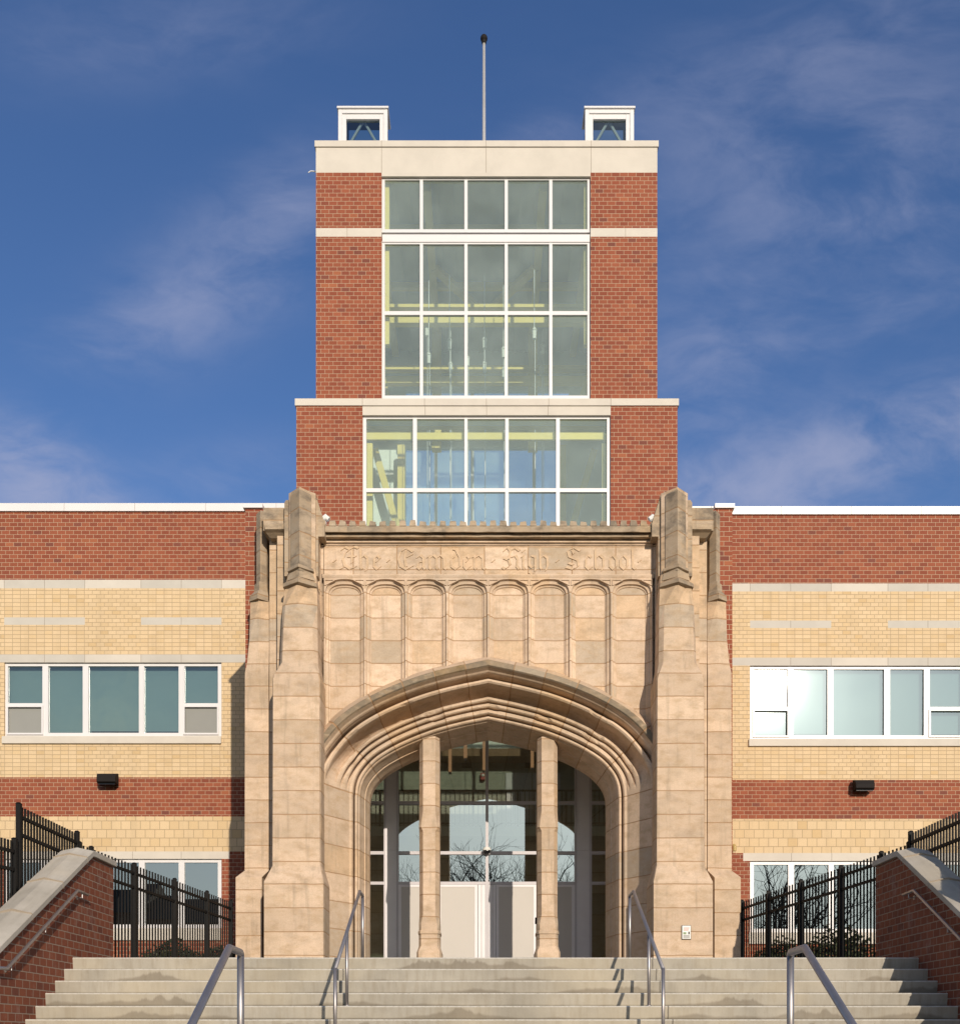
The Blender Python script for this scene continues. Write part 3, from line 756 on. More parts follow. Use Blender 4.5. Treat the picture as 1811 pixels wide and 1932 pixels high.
    beam('steel_beam', (-3.9, 26.95, hh(14.86)), (4.0, 26.95, hh(14.86)), .08, .17)
    for yy, h_, d_ in ((30.4, 19.98, .20), (30.4, 20.36, .09), (32.2, 19.40, .20), (33.9, 18.9, .3), (32.2, 19.75, .12), (28.4, 16.0, .2)):
        beam('steel_beam', (-3.9, yy, hh(h_)), (4.0, yy, hh(h_)), .2, d_)
    for x in (-3.72, 3.86):
        for h_ in (15.0, 18.5, 20.9): beam('steel_beam', (x, 27.8, hh(h_)), (x, 34.2, hh(h_)), .2, .24)
    for sx in (-1, 1):
        beam('brace', (sx*1.4+.04, 30.3, hh(21.40)), (.04+sx*.05, 32.2, hh(21.40)), .22, .12)
        beam('brace', (sx*3.38+.04, 33.7, hh(18.16)), (sx*2.5+.04, 33.7, hh(15.1)), .2, .2)
        beam('brace', (sx*3.6+.04, 31.5, hh(21.3)), (sx*2.8+.04, 31.5, hh(18.4)), .2, .2)
    # service cable end at the tower side
    mb = MB(); x_ = c0; z_ = WZ(308, YT2)
    mb.tube([(x_+.02, YT2+.3, z_+.0), (x_-.08, YT2+.28, z_+.03), (x_-.17, YT2+.26, z_+.02), (x_-.23, YT2+.25, z_-.03)], .013, 8)
    mb.build('cable_end', M['cable'], t_)
    return t_
TW = tower()

# roof lanterns on the tower
def lantern(px0, px1, s):
    Y = 28.0; zb = WZ(266, YT2)-.02
    X0, X1 = WX(px0, Y), WX(px1, Y); zt = WZ(205, Y)
    fr = 7.5*Y/F
    mb = MB()
    # tapering dark metal body behind the white front
    r0 = [(X0+.05, Y+.10, zb), (X1-.05, Y+.10, zb), (X1-.05, Y+.10, zt-.03), (X0+.05, Y+.10, zt-.03)]
    ex0, ex1 = (0, .16) if s < 0 else (.16, 0)
    body = MB()
    y2 = Y+.62
    L0, L1 = X0+.05-ex0, X1-.05+ex1
    for q in ([(X0+.05, Y+.1, zt-.03), (L0, Y+.1, zb), (L0, y2, zb), (X0+.05, y2, zt-.03)],
              [(L1, Y+.1, zb), (X1-.05, Y+.1, zt-.03), (X1-.05, y2, zt-.03), (L1, y2, zb)],
              [(X0+.05, Y+.1, zt-.03), (X0+.05, y2, zt-.03), (X1-.05, y2, zt-.03), (X1-.05, Y+.1, zt-.03)]):
        body.quad(q)
    # back frame, open glazed end
    body.box(X0+.05, X0+.2, y2-.1, y2, zb, zt-.04); body.box(X1-.2, X1-.05, y2-.1, y2, zb, zt-.04)
    lo = body.build('roof_lantern', M['bronze'], school)
    o0, o1 = X0+2*fr, X1-2*fr; oz = WZ(222, Y)
    mb.box(X0, X0+fr, Y, Y+.15, zb, zt); mb.box(X1-fr, X1, Y, Y+.15, zb, zt)
    mb.box(X0+fr, X1-fr, Y+.001, Y+.15, zt-fr, zt-.001)
    mb.box(X0+fr, o0, Y+.03, Y+.14, zb, zt-fr); mb.box(o1, X1-fr, Y+.03, Y+.14, zb, zt-fr); mb.box(o0, o1, Y+.031, Y+.14, oz, zt-fr)
    mb.box(X0-.03, X1+.03, Y-.04, y2+.02, zt, zt+.05)
    mb.build('frame', M['frame'], lo, bevel=.006)
    mb = MB(); mb.quad([(o0, Y+.09, zb), (o1, Y+.09, zb), (o1, Y+.09, oz), (o0, Y+.09, oz)]); mb.build('pane', M['glass'], lo)
    mb = MB(); xm = (o0+o1)/2
    ap = oz+.10; bt_ = zb+.62
    mb.bar((xm, Y+.20, ap), (o0-.06, Y+.20, bt_), .055, .05, up=(0, 1, 0)); mb.bar((xm, Y+.22, ap), (o1+.06, Y+.22, bt_), .055, .05, up=(0, 1, 0))
    mb.build('brace', M['alu'], lo)
lantern(638, 731, -1); lantern(1104, 1196, 1)

# ------------------------------------------------------------------ stone portal
XC = 0.094
PC = 921.5
YP = 21.46                                     # face of the panel wall
HB = 1.06                                      # heights below are above eye level
def Zh(h): return EYE+h
half = [(-2.475, HB), (-2.475, 2.0), (-2.475, 3.0), (-2.475, 4.0), (-2.475, 4.6), (-2.475, 4.86), (-2.45, 5.07), (-2.36, 5.265), (-2.144, 5.495), (-1.80, 5.71), (-1.40, 5.895), (-.97, 6.05), (-.5, 6.175), (0, 6.28)]
def catmull(pts, n):
    out_ = []
    P = [Vector((2*pts[0][0]-pts[1][0], 2*pts[0][1]-pts[1][1]))]+[Vector(p) for p in pts]+[Vector((2*pts[-1][0]-pts[-2][0], 2*pts[-1][1]-pts[-2][1]))]
    for i in range(1, len(P)-2):
        L_ = (P[i+1]-P[i]).length; k = max(2, int(L_/n))
        for j in range(k):
            u = j/k; p0, p1, p2, p3 = P[i-1], P[i], P[i+1], P[i+2]
            # centripetal-like damping on the straight jamb
            out_.append(.5*((2*p1)+(-p0+p2)*u+(2*p0-5*p1+4*p2-p3)*u*u+(-p0+3*p1-3*p2+p3)*u**3))
    out_.append(P[-2]); return out_
jamb = [Vector((-2.475, HB+k*(4.86-HB)/16)) for k in range(16)]
curve = jamb+catmull(half[5:], 0.05)
nL = len(curve)
tang = []
for i in range(nL):
    if i == nL-1: d = curve[i]-curve[i-1]
    elif i == 0: d = curve[1]-curve[0]
    else: d = (curve[i+1]-curve[i-1])
    tang.append(d.normalized())
norms = [Vector((-d.y, d.x)) for d in tang]
apex_n = Vector((0, 1.0/norms[-1].y)); norms[-1] = apex_n
arc = [0.0]
for i in range(1, nL): arc.append(arc[-1]+(curve[i]-curve[i-1]).length)
full = [(p, n_, a_) for p, n_, a_ in zip(curve, norms, arc)]
Ltot = arc[-1]
full += [(Vector((-p.x, p.y)), Vector((-n_.x, n_.y)), 2*Ltot-a_) for p, n_, a_ in reversed(full[:-1])]
def offset_height(x, o):
    """height of the curve offset by o, at portal-relative x"""
    x = -abs(x); best = None
    for i in range(nL-1):
        p = curve[i]+norms[i]*o; q = curve[i+1]+norms[i+1]*o
        if min(p.x, q.x)-1e-6 <= x <= max(p.x, q.x)+1e-6 and abs(q.x-p.x) > 1e-6:
            h = p.y+(q.y-p.y)*(x-p.x)/(q.x-p.x)
            best = h if best is None else max(best, h)
    return best if best is not None else HB
# profile of the arch from the wall face inwards: (offset outward from opening, depth)
WEATH = [(1.29, 21.66), (1.19, 21.45), (1.09, 21.28)]
HOOD = [(1.09, 21.28), (1.08, 21.265), (.985, 21.27), (.965, 21.30)]
PROF = [(.965, 21.30), (.93, 21.40), (.905, 21.43), (.89, 21.47), (.885, 21.53), (.875, 21.58), (.87, 21.98), (.82, 21.98),
        (.812, 21.56), (.797, 21.52), (.755, 21.50), (.725, 21.53), (.715, 21.60), (.712, 21.86), (.69, 21.96), (.65, 22.06), (.60, 22.12), (.555, 22.12),
        (.547, 21.84), (.527, 21.815), (.495, 21.815), (.475, 21.84), (.472, 22.10), (.448, 22.10), (.442, 21.885), (.42, 21.86), (.39, 21.86), (.37, 21.885), (.367, 22.12),
        (.342, 22.12), (.336, 21.93), (.31, 21.91), (.265, 21.91), (.247, 21.94), (.243, 22.18), (.218, 22.18), (.212, 22.00), (.20, 21.985), (.175, 21.985), (.155, 22.01), (.148, 22.08),
        (.128, 22.10), (.118, 22.14), (.112, 22.22), (.075, 22.40), (.068, 22.46), (.05, 22.47), (.03, 22.62), (.0, 22.76), (0, 23.0), (.6, 23.004), (1.6, 23.008)]
def jambp(o, z, k):
    if z > 22.9: return (o, z)
    if o >= .27:
        zz_ = max(21.18, 21.95-(o-.27)*1.52); return (o, zz_)
    return (o, z)
def sweep(prof, mat, name, parent, breakage=True):
    mb = MB(); rings = []
    vs = [0.0]
    for k in range(1, len(prof)): vs.append(vs[-1]+math.hypot(prof[k][0]-prof[k-1][0], prof[k][1]-prof[k-1][1]))
    for (p, n_, a_) in full:
        w = sstep(p.y, 4.92, 5.32)
        ring = []
        blk = math.floor(a_/.55)
        jit = .010*(mnoise.noise((blk*7.3, 1.7, 0.0)))*w
        for k, (o, z) in enumerate(prof):
            jo, jz = jambp(o, z, k)
            o2 = jo+(o-jo)*w; z2 = jz+(z-jz)*w
            if z < 22.7: z2 += jit
            # chipped arrises
            if breakage and w > .5 and .3 < o < .85:
                ch = mnoise.noise((a_*2.1, o*3.0, 5.0)); ch2 = mnoise.noise((a_*9.0, o*9.0, 2.0))
                if ch > .24: z2 += min(.075, (ch-.24)*.7)*(.6+.6*abs(ch2)); 
            q = p+n_*o2
            ring.append((XC+q.x, z2, Zh(q.y)))
        rings.append((ring, a_))
    for i in range(len(rings)-1):
        r0, a0 = rings[i]; r1, a1 = rings[i+1]
        for k in range(len(prof)-1):
            mb.quad([r0[k], r0[k+1], r1[k+1], r1[k]], 0, [(a0, vs[k]), (a0, vs[k+1]), (a1, vs[k+1]), (a1, vs[k])])
    return mb.build(name, mat, parent)
def relx(px, y): return XC+(px-PC)*y/F

# main wall of the portal: flat back surface of the blind panels, cut along the arch
PIT = 77.5*YP/F
PXL, PXR = XC-4*PIT, XC+4*PIT                  # edges of the panelled field
def portal():
    mb = MB()
    YR = YP+.15                                # recessed face
    hs, ht = None, (PY0-1085)*YP/F
    n = 160
    for k in range(n):
        x0 = PXL-.5+(PXR-PXL+1.0)*k/n; x1 = PXL-.5+(PXR-PXL+1.0)*(k+1)/n
        b0 = offset_height(x0-XC, 1.10); b1 = offset_height(x1-XC, 1.10)
        if b0 < 5: b0 = 5.0
        if b1 < 5: b1 = 5.0
        mb.quad([(x0, YR, Zh(b0)), (x1, YR, Zh(b1)), (x1, YR, Zh(ht)), (x0, YR, Zh(ht))])
    # mass behind
    mb.box(PXL-.5, PXR+.5, YP+.35, YB-.004, Zh(7.75), Zh(10.0))
    po = mb.build('portal', STONE_PN, school)
    # blind arcade: ribs, mouldings and arch heads of eight panels
    mb = MB()
    hT = (PY0-1090)*YP/F                        # top of the arcade zone
    hS = (PY0-1119)*YP/F                        # springing
    ow, iw = 36.5*YP/F, 27.5*YP/F               # half widths of the outer and inner edge of the moulding
    oa, ia = (PY0-1092.5)*YP/F, (PY0-1103.5)*YP/F
    N = 24
    def head(hw, ap, k):                         # k 0..N from left springing to right springing (depressed arch)
        an = math.pi*(1-k/N); c_, s_ = math.cos(an), math.sin(an)
        return (hw*math.copysign(abs(c_)**.82, c_), hS+(ap-hS)*abs(s_)**.9)
    steps = [(0.0, 0.0), (.05, .045), (.22, .062), (.45, .070), (.60, .074), (.64, .115), (.80, .122), (.95, .13), (1.0, .17)]
    for c in range(8):
        cx = PXL+(c+.5)*PIT
        bl = offset_height(cx-PIT/2-XC, 1.12); br = offset_height(cx+PIT/2-XC, 1.12)
        loops = []
        for (f, d) in steps:
            hw = ow+(iw-ow)*f; ap = oa+(ia-oa)*f
            pts = []
            hbl = min(offset_height(cx-hw-XC, 1.12), hS-.05); hbr = min(offset_height(cx+hw-XC, 1.12), hS-.05)
            hbl = max(hbl, 5.2); hbr = max(hbr, 5.2)
            pts.append((cx-hw, YP+d, Zh(hbl)))
            for k in range(N+1):
                q = head(hw, ap, k); pts.append((cx+q[0], YP+d, Zh(q[1])))
            pts.append((cx+hw, YP+d, Zh(hbr)))
            loops.append(pts)
        for i in range(len(loops)-1):
            for k in range(len(loops[0])-1):
                mb.quad([loops[i][k], loops[i+1][k], loops[i+1][k+1], loops[i][k+1]])
        # rib fronts either side and spandrels with their small sunk triangles
        for sx in (-1, 1):
            xe = cx+sx*PIT/2; xi = cx+sx*ow
            be = max(5.2, min(offset_height(xe-XC, 1.12), hS-.05)); bi = max(5.2, min(offset_height(xi-XC, 1.12), hS-.05))
            mb.quad([(xi, YP, Zh(bi)), (xe, YP, Zh(be)), (xe, YP, Zh(hS)), (xi, YP, Zh(hS))])
            for k in range(N//2):
                kk = k if sx < 0 else N-k
                k2 = kk+1 if sx < 0 else kk-1
                q0 = head(ow, oa, kk); q1 = head(ow, oa, k2)
                mb.quad([(cx+q0[0], YP, Zh(q0[1])), (cx+q1[0], YP, Zh(q1[1])), (cx+q1[0], YP, Zh(hT)), (cx+q0[0], YP, Zh(hT))])
            mb.quad([(xe, YP, Zh(hS)), (xi, YP, Zh(hS)), (xi, YP, Zh(hT)), (xe, YP, Zh(hT))])
            # sunk triangle framed by two thin fillets
            tx = cx+sx*(ow-.005); ty = Zh(hT-.045)
            mb.bar((cx+sx*.17, YP-.006, ty), (cx+sx*(ow+.0), YP-.006, ty), .02, .03, up=(0, 1, 0))
            mb.bar((cx+sx*(ow+.004), YP-.006, ty), (cx+sx*(ow+.004), YP-.006, ty-.11), .016, .03, up=(0, 1, 0))
            mb.bar((cx+sx*.19, YP-.007, ty-.012), (cx+sx*(ow-.005), YP-.007, ty-.105), .014, .03, up=(0, 1, 0))
    # slender bead down the middle of each rib
    for c in range(1, 8):
        xx = PXL+c*PIT; b_ = max(5.2, offset_height(xx-XC, 1.14))
        mb.box(xx-.013, xx+.013, YP-.022, YP+.002, Zh(b_), Zh(hS-.01))
    mb.build('blind_arcade', STONE_RIB, po)
    # inscription frieze with its frame
    mb = MB()
    h0, h1 = (PY0-1083)*YP/F, (PY0-1028)*YP/F
    mb.quad([(PXL, YP+.02, Zh(h0)), (PXR, YP+.02, Zh(h0)), (PXR, YP+.02, Zh(h1)), (PXL, YP+.02, Zh(h1))])
    fz = mb.build('frieze', STONE_IN, po)
    mb = MB()
    hTz = (PY0-1013)*YP/F
    # string under the frieze
    mb.prism([(0, 0)]*3, 0, 0) if False else None
    xL, xR = PXL-.03, PXR+.03
    ring = lambda x: [(x, YP+.03, Zh(h0-.005)), (x, YP-.012, Zh(h0-.012)), (x, YP-.02, Zh(h0-.035)), (x, YP-.004, Zh(hT-.004)), (x, YP+.06, Zh(hT-.004))]
    mb.loft([ring(xL), ring(xR)], 0)
    # stepped frame over and beside it
    bands = [(0.0, 0.055, -.075), (.055, .10, -.02), (.10, .13, -.05), (.13, .158, -.005)]
    for a_, b_, d in bands:
        mb.box(xL-.10+a_, xR+.10-a_, YP+d, YP+.05, Zh(hTz-b_+.002), Zh(hTz-a_-.002))
    for a_, b_, d in ((0.0, .045, -.03), (.045, .085, -.01), (.085, .12, .005)):
        for sx in (-1, 1):
            xe = (xL-.10+a_) if sx < 0 else (xR+.10-a_); xi = xe+(-sx)*(b_-a_)
            mb.box(xe, xi, YP+d, YP+.06, Zh(6.2) if a_ < .06 else Zh(h0), Zh(hTz-.16))
    mb.build('frame_moulding', STONE_RIB, po)
    # flat strips between the field and the piers
    for sx in (-1, 1):
        mb = MB(); x0 = XC+sx*(4*PIT+.06); x1 = XC+sx*3.62
        mb.box(min(x0, x1), max(x0, x1), YP-.12, YP+.40, Zh(5.4), Zh((PY0-1008)*21.4/F)); mb.build('side_strip', STONE_P, po)
    # cornice: profile extruded along the top
    mb = MB()
    def cz(py, y): return Zh((PY0-py)*y/F)
    xa, xb = relx(598, 21.3), relx(1245, 21.3)
    prof = [(21.75, cz(990, 21.2)), (21.24, cz(990, 21.2)), (21.22, cz(994, 21.22)), (21.22, cz(1003.5, 21.22)), (21.30, cz(1005, 21.30)), (21.335, cz(1007, 21.33)),
            (21.31, cz(1008.5, 21.31)), (21.31, cz(1013, 21.31)), (21.38, cz(1016, 21.38)), (21.75, cz(1018, 21.36))]
    n = 90; rings = []
    for k in range(n+1):
        x = xa+(xb-xa)*k/n
        rings.append([(x, y_+.010*mnoise.noise((x*3, i_*.9, 2)), z_+.010*mnoise.noise((x*4, i_*1.3, 8))) for i_, (y_, z_) in enumerate(prof)])
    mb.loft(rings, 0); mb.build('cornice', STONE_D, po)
    # battlement
    rb = random.Random(5)
    nm = 34; x0 = relx(603, 21.3); x1 = relx(1245, 21.3); zt = cz(990, 21.2)
    mb = MB()
    for k in range(nm):
        cx = x0+(x1-x0)*(k+.35)/nm; w_ = .056+rb.uniform(-.004, .004); hh_ = .115+rb.uniform(-.014, .006)
        if k in (19, 20, 26): hh_ -= .02
        r0 = [(cx-w_-.012, 21.22, zt-.01), (cx+w_+.012, 21.22, zt-.01), (cx+w_+.012, 21.5, zt-.01), (cx-w_-.012, 21.5, zt-.01)]
        r1 = [(cx-w_, 21.24, zt+hh_*.72), (cx+w_, 21.24, zt+hh_*.72), (cx+w_, 21.5, zt+hh_*.72), (cx-w_, 21.5, zt+hh_*.72)]
        r2 = [(cx-w_+.01, 21.27, zt+hh_+rb.uniform(-.01, .01)), (cx+w_-.01, 21.27, zt+hh_+rb.uniform(-.02, .005)), (cx+w_-.01, 21.5, zt+hh_), (cx-w_+.01, 21.5, zt+hh_)]
        mb.loft([r0, r1, r2], 0)
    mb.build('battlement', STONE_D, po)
    # ---- arch
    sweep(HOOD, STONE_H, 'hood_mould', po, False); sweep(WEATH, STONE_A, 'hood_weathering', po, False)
    sweep(PROF, STONE_A, 'arch', po)
    # ---- piers
    def sec(py, xl, xfl, xc, xfr, xr, zs, zf, zc, sx, zb=22.2):
        pts = [(xl, zb), (xl, zs), (xfl, zf), (xc, zc), (xfr, zf), (xr, zs), (xr, zb)]
        out_ = []
        for (px, y) in pts:
            h = (PY0-py)*zf/F
            yref = 20.85
            out_.append((XC+sx*(-(px-PC)*yref/F), y, Zh(h)))
        return out_ if sx < 0 else list(reversed(out_))
    for sx in (-1, 1):
        mb = MB()
        S = lambda *a: mb_r.append(sec(*a, sx=sx))
        mb_r = []
        # relative positions given for the left pier
        S(1860, 501, 502.5, 557, 613, 614.5, 20.70, 20.64, 20.64)
        S(1664, 501, 502.5, 557, 613, 614.5, 20.70, 20.64, 20.64)
        S(1634, 513.5, 515.5, 560, 604.5, 606.5, 20.86, 20.80, 20.80)
        S(1282, 514.5, 516.5, 560, 603, 605, 20.86, 20.80, 20.80)
        S(1274, 515.5, 518, 560, 601, 603.5, 20.87, 20.81, 20.81)
        S(1250, 527, 532, 560.6, 591, 598.5, 20.97, 20.885, 20.88)
        S(1180, 529.5, 534.5, 561, 589.5, 597.5, 20.985, 20.90, 20.89)
        S(1142, 531, 537, 562, 588, 597, 21.00, 20.94, 20.88)
        S(1104, 535, 545, 564, 584, 595, 21.04, 20.99, 20.82)
        S(1076, 541, 547, 565.5, 584, 592, 21.08, 21.02, 20.83)
        S(928, 541, 547, 565.5, 584, 592, 21.08, 21.02, 20.83)
        mb.loft(mb_r[:-1]+[mb_r[-1]], 0)
        pier = mb.build('pier', STONE_P, po)
        # upper prow with pyramid top
        mb = MB()
        def prow(py, xl, xr, xc, zs, zc, yb=21.5):
            L_ = []
            for px, y in ((xl, yb), (xl, zs), (xc, zc), (xr, zs), (xr, yb)):
                L_.append((XC+sx*(-(px-PC)*20.85/F), y, Zh((PY0-py)*20.9/F)))
            return L_ if sx < 0 else list(reversed(L_))
        mb.loft([prow(1080, 546, 585, 565.7, 21.00, 20.79), prow(930, 546, 585, 565.7, 21.00, 20.79), prow(926, 548, 583, 565.7, 21.02, 20.83), prow(917.5, 564, 567, 565.7, 21.14, 21.12, 21.3)], 0)
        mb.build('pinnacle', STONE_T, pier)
        # moulded rings
        mb = MB()
        for lo_, hi_, xl, xr, zs, zc in ((1106, 1091, 531.5, 596, 20.99, 20.74), (1077, 1065, 540.5, 590, 20.98, 20.755)):
            m_ = (lo_*.55+hi_*.45)
            mb.loft([prow(lo_, xl+3, xr-3, 564.5, zs+.05, zc+.06), prow(lo_-2, xl, xr, 564.5, zs, zc), prow(m_-2, xl+1, xr-1, 564.5, zs, zc), prow(hi_+1, xl+5, xr-5, 564.8, zs+.06, zc+.07), prow(hi_, xl+6, xr-6, 565, zs+.08, zc+.09)], 0)
        mb.loft([prow(1091, 539, 592, 565, 21.02, 20.82), prow(1078, 543, 588, 565.5, 21.0, 20.80)], 0)
        mb.build('ring_moulding', STONE_T, pier)
        # shoulders behind the pinnacle, sloping down to the battlement
        mb = MB()
        xo = lambda px, y: XC+sx*(-(px-PC)*y/F)
        y_ = 21.1
        poly = [(536, 1085), (536, 946), (539, 941), (598, 941), (612, 985), (612, 1010), (600, 1010), (600, 1085)]
        pts = [(xo(px, y_), Zh((PY0-py)*y_/F)) for px, py in poly]
        if sx < 0: pts = list(reversed(pts))
        mb.prism(pts, y_+.05, 22.2, 0)
        mb.build('shoulder', STONE_T, pier)
        # ---- outer buttress
        mb = MB(); R2 = []
        def bsec(py, xl, xc, xr, zs, zc):
            pts = [(xl, 22.3), (xl, zs), (xc, zc), (xr, zs), (xr, 22.3)]
            L_ = [(XC+sx*(-(px-PC)*21.6/F), y, Zh((PY0-py)*21.6/F)) for px, y in pts]
            return L_ if sx < 0 else list(reversed(L_))
        R2 = [bsec(1870, 448.5, 473, 497.5, 21.45, 21.44), bsec(1658, 448.5, 473, 497.5, 21.45, 21.44), bsec(1643, 462, 485, 507.5, 21.61, 21.60),
              bsec(1270, 462.5, 485, 507, 21.61, 21.60), bsec(1248, 466, 486, 507, 21.645, 21.62), bsec(1206, 469.5, 488, 507, 21.67, 21.635), bsec(1134, 471, 489, 506, 21.70, 21.60), bsec(1128, 472, 489, 505, 21.7, 21.58)]
        mb.loft(R2, 0); bt = mb.build('buttress', STONE_P, po)
        mb = MB()
        mb.loft([bsec(1132, 469.5, 488, 505, 21.68, 21.52), bsec(1122, 470, 488, 505, 21.68, 21.52), bsec(1112, 477, 490, 503, 21.74, 21.60), bsec(1104, 478, 490, 502, 21.72, 21.58),
                 bsec(1098, 479, 490, 502, 21.72, 21.58), bsec(1095, 481, 491, 501, 21.76, 21.62), bsec(963, 481, 491, 501, 21.76, 21.62), bsec(957, 483, 491, 499, 21.82, 21.72)], 0)
        mb.build('pinnacle', STONE_T, bt)
        # wall and corner block between the two
        mb = MB()
        def bx(px0, px1, py0, py1, yf, yb):
            mb.box(xo(px0, yf), xo(px1, yf), yf, yb, Zh((PY0-py1)*yf/F), Zh((PY0-py0)*yf/F))
        bx(509, 524, 1000, 1640, 21.62, 22.2); bx(523.5, 545, 1000, 1300, 21.40, 22.2)
        bx(500, 546, 1250, 1890, 22.0, 22.24)
        w1 = mb.build('return_wall', STONE_P, po)
        mb = MB()
        bx(497, 540, 958, 1001, 21.32, 22.2); bx(495, 540, 953.5, 958.5, 21.30, 22.2) if False else None
        yf = 21.32
        r = lambda py, a, y: [(xo(a, yf), 22.2, Zh((PY0-py)*yf/F)), (xo(a, yf), y, Zh((PY0-py)*yf/F)), (xo(540, yf), y, Zh((PY0-py)*yf/F)), (xo(540, yf), 22.2, Zh((PY0-py)*yf/F))]
        rr = [r(1010, 508, 21.44), r(1004, 502, 21.34), r(1001, 501.5, 21.26), r(992, 500, 21.26), r(985, 498, 21.33)]
        mb.loft(rr if sx < 0 else [list(reversed(q)) for q in rr], 0)
        mb.build('corner_block', STONE_T, w1)
    # ---- two slender columns that divide the opening
    for pxc in (811.5, 1033):
        cx = relx(pxc, 22.35); y0 = 22.12
        def cs(h, f, w_, d0, d1, ch):
            return [(cx-w_, y0+d1, Zh(h)), (cx-w_, y0+ch, Zh(h)), (cx-f, y0+d0, Zh(h)), (cx+f, y0+d0, Zh(h)), (cx+w_, y0+ch, Zh(h)), (cx+w_, y0+d1, Zh(h))]
        ht = offset_height(cx-XC, 0)+.15
        mb = MB()
        hy = lambda py: (PY0-py)*22.2/F
        R3 = [cs(HB, .215, .255, -.05, .62, .03), cs(hy(1798), .215, .255, -.05, .62, .03), cs(hy(1793), .20, .235, -.03, .60, .05), cs(hy(1786), .165, .215, .0, .58, .09),
              cs(hy(1764), .165, .215, 0, .58, .09), cs(hy(1763), .18, .228, -.02, .59, .07), cs(hy(1758.5), .18, .228, -.02, .59, .07), cs(hy(1756), .163, .212, 0, .58, .10),
              cs(hy(1745), .163, .212, 0, .58, .06), cs(hy(1728), .125, .205, .0, .58, .15),
              cs(hy(1570), .125, .205, 0, .58, .15), cs(hy(1562), .165, .212, .0, .58, .06), cs(hy(1532), .125, .205, 0, .58, .15), cs(ht, .125, .205, 0, .58, .15)]
        mb.loft(R3, 0)
        mb.build('column', STONE_P, po)
    return po
PO = portal()

